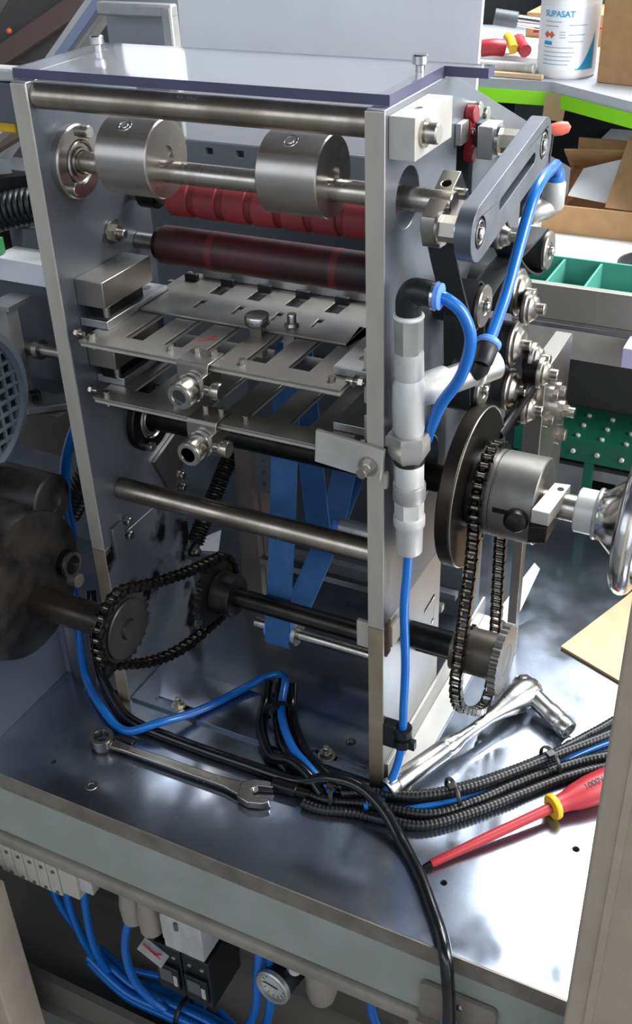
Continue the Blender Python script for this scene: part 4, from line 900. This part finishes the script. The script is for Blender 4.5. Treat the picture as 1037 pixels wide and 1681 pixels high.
for k, x in enumerate((.076, .113)):
    bc = thing('contactor', ['black contactor below the dusty plugs', 'black contactor directly below the white relay'][k], 'contactor', (x + .017, -.1, -.32), 'black contactors')
    part('contactor_body', MB().box(x, x + .035, -.118, -.055, -.315, -.232), BLACKP, bc, .0015)
    part('contactor_step', MB().box(x + .003, x + .032, -.1225, -.118, -.300, -.262), BLACKP, bc, .001)
    part('label_patch', MB().box(x + .007, x + .024, -.1232, -.1225, -.290, -.268), GREYD, bc)
    part('label_mark', MB().box(x + .025, x + .030, -.1232, -.1225, -.292, -.274), CREAM, bc)
    for dx in (.010, .026): screw('pan_screw', (x + dx, -.118, -.247), -Y, .0028, bc)
part('relay_rail', MB().box(.03, .20, -.055, -.048, -.29, -.25), DUCT, wrl)
pg = thing('pressure_gauge', 'round pressure gauge with white dial hanging under the table edge', 'pressure gauge', (.222, -.1, -.262))
gc = V((.2222, -.104, -.240)); ga = V((-.12, -.95, .10)).normalized()
part('gauge_body', MB().lathe(gc - ga * .036, ga, [(.0175, 0), (.0195, .003), (.0195, .036)], 36), BLACKP, pg)
part('gauge_bezel', MB().lathe(gc - ga * .002, ga, [(.0195, 0), (.0212, .001), (.0212, .006), (.0195, .0075), (.0172, .0070), (.0168, .004), (.0168, 0)], 40, closed=True), ZINC, pg)
dl = part('gauge_dial', MB().cyl(gc, gc + ga * .001, .0170, n=36), WHITE, pg)
_, ge1, ge2 = basis(ga)
tk = MB()
for k in range(11):
    a = radians(-45 + 27 * k); q = gc + ga * .0012 + (ge1 * cos(a) + ge2 * sin(a)) * .0138; tk.obox(q, (.0036, .0008, .0004), ge1 * cos(a) + ge2 * sin(a), ga.cross(ge1 * cos(a) + ge2 * sin(a)))
part('dial_ticks', tk, BLACKP, dl)
part('gauge_needle', MB().obox(gc + ga * .0018 + ge1 * .003, (.018, .0014, .0005), ge1, ge2), BLACKP, dl)
fg = thing('gauge_manifold', 'zinc hex fitting and bracket carrying the pressure gauge', 'pipe fitting', (.25, -.09, -.23))
part('hex_body', MB().lathe((.243, -.080, -.215), X, [(.014, 0), (.014, .02), (.010, .022), (.010, .03)], 6), ZINC, fg)
part('fitting_arm', MB().cyl((.240, -.085, -.222), (.2265, -.078, -.232), .009, n=16), ZINC, fg)
part('mount_bracket', MB().box(.225, .275, -.084, -.080, -.205, -.120), RAIL, fg, .0006)
part('drain_bowl', MB().lathe((.262, -.070, -.285), Z, [(0, 0), (.014, .004), (.018, .02), (.018, .05), (.014, .06)], 24), TRANSP, fg)
solo('clip_block', MB().box(.298, .318, -.128, -.10, -.135, -.1195), RAIL, 'small beige clip block under the lower rail', 'clip', bevel=.001)
G5 = 'blue tubes under the table'
for lab, pts in (('blue tube dropping from the manifold end block', [(-.022, -.105, -.198), (-.030, -.104, -.255), (-.035, -.10, -.33), (-.030, -.09, -.40), (-.005, -.075, -.43), (.05, -.06, -.435)]),
                 ('second blue tube dropping beside the first from the manifold', [(-.050, -.105, -.205), (-.060, -.10, -.27), (-.058, -.09, -.36), (-.035, -.08, -.42), (.02, -.065, -.430), (.09, -.06, -.43)]),
                 ('blue tube from the cream manifold modules to the tray', [(-.075, -.105, -.205), (-.082, -.095, -.28), (-.070, -.08, -.36), (-.035, -.07, -.41), (.03, -.05, -.425)]),
                 ('bright blue tube looping down below the dusty plugs', [(.050, -.118, -.205), (.037, -.118, -.25), (.030, -.116, -.30), (.033, -.11, -.355), (.055, -.10, -.40), (.095, -.09, -.425), (.15, -.085, -.43), (.22, -.085, -.43)]),
                 ('bright blue tube left of the pressure gauge', [(.2035, -.098, -.135), (.203, -.098, -.20), (.198, -.098, -.25), (.190, -.095, -.31), (.172, -.09, -.37), (.135, -.08, -.42), (.09, -.07, -.433)]),
                 ('bright blue tube running close behind the pressure gauge', [(.2115, -.090, -.135), (.2115, -.090, -.20), (.208, -.09, -.26), (.203, -.088, -.32), (.187, -.083, -.38), (.155, -.075, -.425), (.11, -.06, -.43)]),
                 ('short blue tube right of the beige clip block', [(.335, -.105, -.125), (.338, -.105, -.20), (.346, -.102, -.25), (.352, -.1, -.33)])):
    tube(lab, pts, .0052, BLUE, 'air_tube', 'tube', group=G5)
for k in range(5):
    y = -.100 + .011 * (k % 3); z = -.413 + .0105 * (k // 3)
    tube(['lowest front tube of the tied blue bundle', 'lowest middle tube of the tied blue bundle', 'lowest rear tube of the tied blue bundle', 'upper front tube of the tied blue bundle', 'upper rear tube of the tied blue bundle'][k],
         [(-.06, y + .01, z + .02), (.0, y, z), (.06, y, z - .002), (.12, y, z - .004), (.18, y - .004, z - .012), (.26, y - .005, z - .020)], .0052, BLUE, group=G5)
solo('cable_tie', MB().torus((.078, -.089, -.410), X, .0185, .002, 28, 6, 1.6), BLACKP, 'black cable tie round the blue tube bundle under the table', 'cable tie')

# ================================================================ LEFT BACKGROUND: NEIGHBOURING CONVEYOR
mpn = thing('metal_partition', 'blue-grey upright sheet panel standing on the table under the gear motor', 'panel', (-.096, -.045, 0))
part('panel_sheet', MB().box(-.0985, -.0945, -.145, .0125, .0003, .16), mat('blue_grey_panel', '6d7480', .4, .6, '636a76', 8), mpn)
part('panel_fold', MB().box(-.0985, -.088, .0095, .0125, .0003, .16), mat('blue_grey_fold', '7a808a', .4, .6), mpn)
cvf = thing('conveyor_frame', 'grey steel conveyor frame with cross rods behind the left side plate', 'conveyor', (-.24, .22, .0))
part('side_rail', MB().box(-.33, -.165, .205, .245, .378, .405), PANEL, cvf, .001)
part('rail_wall', MB().box(-.33, -.15, .225, .232, .24, .377), GREYD, cvf)
part('cross_rod', MB().cyl((-.34, .19, .304), (-.15, .19, .308), .0075, n=20), STEEL, cvf)
part('cross_rod', MB().cyl((-.34, .26, .43), (-.12, .26, .432), .009, n=20), STEEL, cvf)
part('rod_collar', MB().cyl((-.215, .19, .3065), (-.208, .19, .3067), .012, n=20), STEEL, cvf)
part('clamp_leg', MB().box(-.246, -.228, .165, .185, .250, .362), GUARD, cvf, .001); part('leg_cap', MB().box(-.248, -.218, .16, .20, .362, .368), ALU, cvf)
part('leg_bolt', MB().cyl((-.248, .16, .355), (-.248, .150, .355), .006, n=14), SCREW, cvf)
part('leg_foot', MB().cyl((-.237, .160, .252), (-.237, .150, .250), .009, n=16), WHITE, cvf)
part('round_table', MB().cyl((-.24, .23, .238), (-.24, .23, .247), .075, n=48), GREYD, cvf)
part('lower_arm', MB().prism([(-.30, .145), (-.205, .145), (-.150, .19), (-.150, .215), (-.20, .19), (-.30, .185)], 'z', .244, .252), ALU, cvf, .0006)
screw('socket_screw', (-.2125, .168, .252), Z, .0075, cvf, BLACKP)
part('arm_block', MB().box(-.27, -.17, .155, .20, .19, .243), BROWND, cvf)
part('support_leg', MB().box(-.30, -.16, .24, .28, 0, .24), GREYD, cvf)
part('upright_bracket', MB().box(-.30, -.27, .24, .262, .40, .50), GREYD, cvf); part('upright_bracket', MB().box(-.20, -.185, .24, .262, .40, .49), GREYD, cvf)
part('top_white_bar', MB().box(-.34, -.15, .262, .275, .445, .460), ALU, cvf)
part('chain_guide', MB().torus((-.30, .25, .355), V((.4, -.7, .5)), .085, .008, 48, 8, 1.5), BROWND, cvf)
part('chain_cover', MB().torus((-.30, .25, .357), V((.4, -.7, .5)), .088, .004, 48, 8, 1.2), ZINC, cvf)
solo('green_plug', MB().box(-.285, -.262, .20, .22, .406, .425), GREENPLUG, 'small green terminal plug on the grey conveyor rail', 'plug', bevel=.0015)
blk = solo('flywheel', MB().lathe((-.045, .12, .25), X, [(.045, 0), (.082, .001), (.085, .004), (.085, .018), (.082, .021), (.045, .022)], 56, closed=True), BLACKP, 'large black wheel partly hidden behind the left side plate', 'wheel')
P = resample(spline([(-.36, .12, .425), (-.27, .145, .455), (-.195, .17, .478), (-.12, .20, .490)], 10), .0021)
solo('corrugated_hose', MB().tube(P, .019, 18, rf=lambda i: .0195 if i % 3 else .0165), CONDUIT, 'fat black corrugated hose entering behind the left side plate', 'hose', angle=60)
P = resample(spline([(-.17, .14, .12), (-.14, .15, .17), (-.12, .17, .21), (-.10, .2, .23)], 10), .0021)
solo('corrugated_hose', MB().tube(P, .016, 16, rf=lambda i: .0165 if i % 3 else .0140), CONDUIT, 'short grey corrugated hose beside the bright blue tube', 'hose', angle=60)
tube('blue air tube rising behind the gear motor', [(-.118, .085, .13), (-.122, .09, .18), (-.121, .10, .225), (-.112, .115, .262), (-.10, .14, .285)], .0058)
hsb = thing('hose_bracket', 'dark angular bracket plates above the fat corrugated hose', 'bracket', (-.25, .2, .45))
part('bracket_arm', MB().obox((-.262, .20, .535), (.16, .030, .045), V((.75, .35, .42)), Y), BROWND, hsb, .001)
part('bracket_blade', MB().obox((-.245, .19, .570), (.17, .020, .006), V((.75, .35, .42)), Y), GUARD, hsb, .0008)
part('bracket_blade', MB().obox((-.232, .17, .530), (.13, .024, .006), V((.75, .3, .55)), Y), GUARD, hsb, .0008)
part('bracket_foot', MB().obox((-.225, .19, .495), (.11, .02, .018), V((.9, .3, .1)), Y), DARK, hsb)
part('bracket_leg', MB().box(-.30, -.27, .21, .24, .40, .54), DARK, hsb)
cwb = solo('corner_block', MB().box(-.10, -.0150, .012, .045, .612, .6435), GREYD, 'dark grey block fixed outside the left plate top corner', 'block', bevel=.001)
solo('yellow_pad', MB().box(-.10, -.045, .03, .05, .599, .6115), YELLOW, 'yellow pad beside the dark grey corner block', 'pad', bevel=.002)
solo('pale_block', MB().box(-.10, -.0235, .014, .030, .6440, .6540), WHITE, 'pale cap block at the left end of the acrylic cover', 'cap', bevel=.002)

# ================================================================ GUARD FRAME AND PALE PANEL BEHIND
gf = thing('guard_frame', 'aluminium guard door frame leaning at the back left', 'guard', (-.38, .6, 0))
def bar(mb, a, b, w, h, up=Z):
    a = V(a); b = V(b); mb.obox((a + b) / 2, ((b - a).length, w, h), b - a, up.cross(b - a)); return mb
part('slanted_post', bar(MB(), (-.66, .52, .30), (-.20, .66, .80), .03, .035, Y), GUARD, gf, .001)
part('post_insert', bar(MB(), (-.645, .500, .31), (-.185, .640, .81), .012, .012, Y), mat('blue_grey_insert', '8088a0', .4, .3), gf)
part('slanted_post', bar(MB(), (-.80, .55, .35), (-.36, .66, .86), .035, .04, Y), mat('grey_brown_post', '8d8780', .5, .3), gf, .001)
part('slanted_post', bar(MB(), (-.95, .60, .40), (-.50, .70, .92), .04, .04, Y), GUARD, gf, .001)
part('upright', bar(MB(), (-.2235, .55, .35), (-.2275, .55, .622), .018, .016), GUARD, gf, .003)
part('top_rail', bar(MB(), (-.335, .55, .616), (-.219, .55, .616), .016, .016), GUARD, gf, .003)
part('inner_sheet', MB().box(-.345, -.225, .575, .579, .38, .632), mat('guard_sheet', '8c9094', .5, .2), gf)
part('frame_foot', MB().box(-.70, -.20, .58, .64, 0, .38), GREYD, gf)
dk = thing('dark_machine', 'dark machine housing with reddish parts behind the slanted guard posts', 'machine', (-.8, .9, 0))
part('housing', MB().box(-1.3, -.35, .85, 1.2, .0, .78), mat('dark_plum_paint', '55504e', .6, 0, '474240', 8), dk)
part('red_strip', bar(MB(), (-.85, .84, .45), (-.5, .84, .62), .02, .03), mat('dull_red', '6b5552', .6), dk)
for p in ((-.74, .83, .53), (-.62, .83, .47)): part('orange_glint', MB().sphere(p, .005), ORANGEP, dk)  # tiny coral balls standing in for orange glints
pp = thing('back_panel', 'large pale grey sheet panel standing behind the acrylic cover', 'panel', (.0, .5, 0))
part('panel_sheet', MB().prism([(-.186, .470), (.196, .478), (.2105, .90), (-.172, .90)], 'y', .500, .506), PANEL, pp, .0008)
part('slotted_ledge', MB().slab(-.24, .25, .405, .474, .492, .499, [(-.20 + .045 * k, -.188 + .045 * k, .458, .468) for k in range(10)], ax='y'), mat('ledge_grey', '7c8084', .5, .2, '72767a', 10), pp)
part('panel_shade_slab', MB().box(-.24, .25, .507, .525, 0, .47), GREYD, pp)  # added slab, laid in to darken the gap below the panel

# ================================================================ RIGHT BACKGROUND: BENCH, SHELF, BOXES
chn = thing('steel_channel', 'long stainless steel channel at bench height behind the bearing rollers', 'channel', (.5, .6, .2))
part('channel_web', MB().prism([(.600, .262), (.604, .262), (.612, .3035), (.612, .3065), (.602, .3065)], 'x', .20, .95), mat('satin_channel', 'aca79f', .38, .7, 'a09b93', 10), chn, .0006)
part('channel_step', MB().box(.20, .95, .588, .604, .2555, .262), CHROME, chn, .0012)
part('channel_lip', MB().box(.20, .95, .588, .592, .216, .2555), ALU_MATT, chn, .0006)
part('channel_support', MB().box(.70, .74, .60, .64, 0, .26), GREYD, chn); part('channel_support', MB().box(.21, .24, .61, .64, 0, .26), GREYD, chn)
bn = thing('bench_top', 'white covered bench behind the steel channel', 'bench', (.6, .9, -.85))
part('bench_board', MB().box(.12, 1.2, .615, 1.60, .235, .262), PAPER, bn)
part('bench_leg', MB().box(.14, .18, .75, .79, -.85, .235), GREYD, bn); part('bench_leg', MB().box(1.1, 1.14, .75, .79, -.85, .235), GREYD, bn)
bi = thing('divided_bin', 'teal plastic bin with dividers standing on the white bench', 'bin', (.35, .67, .262))
part('bin_wall', MB().box(.205, .60, .618, .622, .2625, .303), GREEN, bi); part('bin_wall', MB().box(.205, .60, .716, .720, .2625, .303), GREEN, bi)
part('bin_wall', MB().box(.205, .209, .622, .716, .2625, .303), GREEN, bi); part('bin_wall', MB().box(.596, .60, .622, .716, .2625, .303), GREEN, bi); part('bin_floor', MB().box(.209, .596, .622, .716, .2625, .2655), GREEN, bi)
for x in (.262, .312, .42, .47): part('bin_divider', MB().prism([(.622, .266), (.716, .266), (.716, .301), (.622, .301)], 'x', x, x + .003), GREEN, bi)
solo('black_ring', MB().lathe((.372, .80, .2622), Z, [(.050, 0), (.054, 0), (.054, .018), (.050, .018)], 56, closed=True), RUBBER, 'black toothed belt ring lying on the white bench', 'belt')
# open cardboard box on the bench
bxo = thing('open_box', 'open brown cardboard box with flaps on the bench below the shelf', 'cardboard box', (.35, 1.05, .262))
part('box_front', MB().box(.17, .62, .930, .934, .2625, .305), CARD, bxo); part('box_side', MB().box(.17, .174, .934, 1.12, .2625, .318), CARD, bxo)
part('box_side', MB().box(.616, .62, .934, 1.12, .2625, .34), CARD, bxo); part('box_back', MB().box(.17, .62, 1.12, 1.124, .2625, .36), CARD, bxo)
part('box_floor', MB().box(.174, .616, .934, 1.12, .2625, .265), CARD, bxo)
part('box_flap', MB().add([(.165, 1.10, .318), (.262, 1.10, .318), (.262, 1.05, .362), (.165, 1.05, .356), (.165, 1.103, .32), (.262, 1.103, .32), (.262, 1.053, .364), (.165, 1.053, .358)], [(3, 2, 1, 0), (4, 5, 6, 7), (0, 1, 5, 4), (1, 2, 6, 5), (2, 3, 7, 6), (3, 0, 4, 7)]), CARD, bxo)
part('white_flap', MB().add([(.190, 1.00, .300), (.262, .985, .298), (.268, 1.045, .352), (.196, 1.06, .325), (.190, 1.003, .302), (.262, .988, .300), (.268, 1.048, .354), (.196, 1.063, .327)], [(3, 2, 1, 0), (4, 5, 6, 7), (0, 1, 5, 4), (1, 2, 6, 5), (2, 3, 7, 6), (3, 0, 4, 7)]), PAPER, bxo)
part('box_flap', MB().add([(.258, .96, .30), (.40, .95, .30), (.40, 1.06, .385), (.262, 1.06, .380), (.258, .963, .302), (.40, .953, .302), (.40, 1.063, .387), (.262, 1.063, .382)], [(3, 2, 1, 0), (4, 5, 6, 7), (0, 1, 5, 4), (1, 2, 6, 5), (2, 3, 7, 6), (3, 0, 4, 7)]), CARD, bxo)
# shelf
sh = thing('storage_shelf', 'pale laminate shelf with a lime green front edge', 'shelf', (.2, 1.25, .2))
edge = [(-.35, 1.10), (.1245, 1.10), (.2700, 1.000), (.70, .73)]
def offs(dy): return [(a, b + dy) for a, b in edge]
part('shelf_board', MB().prism(edge + [(.70, 1.75), (-.35, 1.75)], 'z', .4300, .4475), SHELF, sh)
strip_ = MB()
for a, b in zip(edge, edge[1:]):
    d = (V(b) - V(a)).normalized(); n = V((d.y, -d.x)) * .0025
    strip_.prism([a, b, (b[0] + n.x, b[1] + n.y), (a[0] + n.x, a[1] + n.y)], 'z', .411, .432)
part('lime_edge', strip_, LIME, sh)
part('shelf_back', MB().box(-.35, .9, 1.60, 1.62, -.85, .60), mat('dark_back_board', '1c1e20', .8), sh)
part('shelf_side', MB().box(-.02, .03, 1.38, 1.41, .1, .43), GREYD, sh)
part('tape_tab', MB().prism([(.118, .4325), (.155, .4325), (.150, .395), (.147, .373), (.138, .376), (.140, .392), (.116, .392)], 'y', 1.084, 1.0846), TAPEB, sh)
# bottle
bt = thing('chemical_bottle', 'milky white round bottle with a printed blue label on the shelf', 'bottle', (.139, 1.175, .4475))
bx_, by_, bz_, br_ = .1265, 1.165, .4477, .0475
part('bottle_body', MB().lathe((bx_, by_, bz_), Z, [(.043, 0), (.0462, .003), (br_, .010), (br_, .112), (.0465, .118), (br_, .124), (br_, .150), (.044, .175), (.03, .195), (.018, .203), (.018, .22)], 56), BOTTLE, bt)
part('bottle_cap', MB().cyl((bx_, by_, bz_ + .215), (bx_, by_, bz_ + .24), .02, bev=.002), BOTTLE, bt)
def wrap_patch(a0, a1, z0, z1, m, name, dr, parent, poly=None):
    mb = MB(); n = 24; vs = []; fs = []
    for k in range(n + 1):
        a = a0 + (a1 - a0) * k / n; t = k / n
        lo = z0 if poly is None else z0; hi = z1 if poly is None else z0 + (z1 - z0) * poly(t)
        for z in (lo, hi):
            for q in (br_ + dr, br_ + dr + .0002): vs.append((bx_ + q * sin(a), by_ - q * cos(a), bz_ + z))
    for k in range(n):
        i = 4 * k; j = i + 4; fs += [(i + 1, j + 1, j + 3, i + 3), (i, i + 2, j + 2, j), (i, j, j + 1, i + 1), (i + 2, i + 3, j + 3, j + 2)]
    mb.add(vs, fs); return part(name, mb, m, parent)
lbp = wrap_patch(-.75, 1.25, .014, .108, LABELM, 'label', .0002, bt)
wrap_patch(.55, 1.25, .0145, .07, CYAN, 'label_swoosh', .0006, lbp, poly=lambda t: max(.03, t ** 1.6))
def label_text(txt, size, ang, z, m):
    me = text_mesh(txt, size); me.materials.append(m)
    for v in me.vertices:
        a = ang + v.co.x / br_; zz = z + v.co.y
        v.co = V((bx_ + (br_ + .0009) * sin(a), by_ - (br_ + .0009) * cos(a), bz_ + zz)) - ORG[bt.name]
    o = bpy.data.objects.new('label_print', me); col.objects.link(o); o.parent = lbp; ORG[o.name] = ORG[bt.name]
label_text('SUPASAT', .0125, -.66, .0925, CYAN)
for z, w, sz, m in ((.0865, 'IPA', .0045, GREYINK),): pass
for k, (a0, a1, z) in enumerate(((-.62, .0, .0845), (-.62, -.1, .078), (.25, .85, .080), (.25, .8, .066), (.25, .75, .056), (-.62, .45, .047), (-.62, .48, .040), (-.62, .42, .034), (-.62, .36, .028), (-.62, .30, .022), (-.05, .15, .066), (-.05, .15, .062), (-.05, .15, .070))):
    wrap_patch(a0, a1, z, z + .0013, GREYINK, 'print_line', .0005, lbp)
wrap_patch(-.62, -.30, .051, .0565, CYAN, 'print_block', .0005, lbp)
def diamond(a, z, m):
    mb = MB(); q = br_ + .0008; s_ = .0055
    vs = [(bx_ + q * sin(a + da), by_ - q * cos(a + da), bz_ + z + dz) for da, dz in ((0, s_), (s_ / br_, 0), (0, -s_), (-s_ / br_, 0))]
    vs += [(bx_ + (q - .0003) * sin(a + da), by_ - (q - .0003) * cos(a + da), bz_ + z + dz) for da, dz in ((0, s_), (s_ / br_, 0), (0, -s_), (-s_ / br_, 0))]
    mb.add(vs, [(3, 2, 1, 0), (4, 5, 6, 7), (0, 1, 5, 4), (1, 2, 6, 5), (2, 3, 7, 6), (3, 0, 4, 7)]); part('hazard_diamond', mb, m, lbp)
diamond(-.52, .066, ORANGE); diamond(-.33, .066, ORANGE)
bxc = thing('cardboard_box', 'plain closed cardboard box standing beside the white bottle', 'cardboard box', (.33, 1.15, .4475))
part('box_body', MB().prism([(.190, 1.115), (.45, 1.06), (.50, 1.25), (.24, 1.30)], 'z', .4480, .63), CARD, bxc, .001)
part('box_tape', MB().prism([(.3, 1.090), (.33, 1.084), (.38, 1.27), (.35, 1.28)], 'z', .6301, .6304), TAPEB, bxc)
# tools and papers on the shelf
solo('magazine', MB().prism([(-.05, 1.25), (.08, 1.22), (.12, 1.38), (-.02, 1.42)], 'z', .4478, .458), PAPER, 'white printed booklet lying on the shelf', 'booklet')
solo('magazine', MB().prism([(-.02, 1.16), (.095, 1.14), (.10, 1.19), (-.015, 1.20)], 'z', .4478, .4535), WHITE, 'flat white packet on the shelf edge beside the bottle', 'packet')
rp = thing('pliers', 'red and yellow handled pliers lying on the shelf booklet', 'pliers', (.02, 1.25, .458))
part('grip', MB().tube(spline([(-.035, 1.21, .472), (-.015, 1.215, .474), (.0, 1.225, .472)], 6), .014, 14), DRIVER, rp)
part('grip', MB().tube(spline([(.020, 1.245, .482), (.030, 1.225, .478), (.045, 1.205, .472)], 6), .011, 14), DRIVER, rp)
part('grip_inlay', MB().tube(spline([(.0, 1.245, .486), (.012, 1.228, .482), (.024, 1.205, .474)], 6), .0085, 14), YELLOW, rp)
part('pivot', MB().cyl((.005, 1.255, .468), (.005, 1.255, .486), .010, n=18), STEEL, rp)
sp2 = thing('soldering_iron', 'silver and black screwdriver-like tool with red cable on the shelf', 'tool', (.02, 1.36, .46))
part('tool_barrel', MB().cyl((-.01, 1.33, .500), (.035, 1.34, .494), .010, n=18, bev=.001), CHROME, sp2)
part('tool_grip', MB().cyl((-.05, 1.32, .506), (-.01, 1.33, .500), .014, n=18, bev=.001), GREYD, sp2)
part('tool_nose', MB().cyl((.035, 1.34, .494), (.075, 1.349, .488), .006, .002, n=14), STEEL, sp2)
part('red_lead', MB().tube(spline([(.02, 1.33, .482), (.06, 1.34, .482), (.10, 1.34, .488), (.15, 1.36, .49)], 6), .003, 8), DRIVER, sp2)
solo('clear_tube', MB().cyl((-.02, 1.135, .4605), (.085, 1.125, .4605), .0085, n=20, bev=.001), WHITE, 'white plastic syringe tube lying at the shelf edge', 'tube')
solo('wooden_stick', MB().obox((.04, 1.112, .4520), (.13, .010, .007), V((1, -.05, 0)), Y), CARDL, 'pale wooden stick at the front edge of the shelf', 'stick', bevel=.001)
solo('tool_tray', MB().box(-.02, .20, 1.42, 1.55, .4478, .50), CARD, 'low brown cardboard tray at the back of the shelf', 'tray')
solo('grey_pillar', MB().box(-.0, .14, 1.56, 1.595, .4478, .64), GREYD, 'dark grey metal pillar behind the bottle', 'pillar', bevel=.003)
# green rack and grey beam at the rear of the table
rk = thing('part_rack', 'dark green plastic rack with rows of white studs at the back of the table', 'rack', (.42, .6, 0))
part('rack_deck', MB().box(.255, .62, .565, .665, .094, .112), DGREEN, rk, .001)
part('rack_front', MB().box(.255, .62, .560, .565, .086, .117), DGREEN, rk)
for k in range(4): part('rack_foot', MB().box(.262 + .09 * k, .274 + .09 * k, .562, .574, .001, .094), DGREEN, rk)
for j in range(3):
    for k in range(11): part('white_stud', MB().lathe((.272 + .032 * k, .580 + .03 * j, .112), Z, [(.0036, 0), (.0036, .002), (.0024, .0032), (0, .0034)], 12), WHITE, rk)
for k in range(11): part('white_stud', MB().lathe((.272 + .032 * k, .560, .100), -Y, [(.0036, 0), (.0036, .0015), (.0024, .0026), (0, .0027)], 12), WHITE, rk)
solo('rear_beam', MB().slab(.20, .85, .0003, .052, .602, .612, [(.345, .39, .006, .036)], ax='y'), GUARD, 'pale grey beam with square cut-out along the rear of the table', 'beam')
solo('dark_cabinet', MB().box(.20, .9, .67, .69, -.5, .235), mat('dark_brown_grey_cabinet', '4a4743', .4), 'dark brown-grey cabinet front below the steel channel', 'cabinet')
solo('lilac_block', MB().box(.385, .44, .545, .585, .236, .262), PALELILAC, 'pale lilac plastic block in front of the steel channel', 'block', bevel=.001)
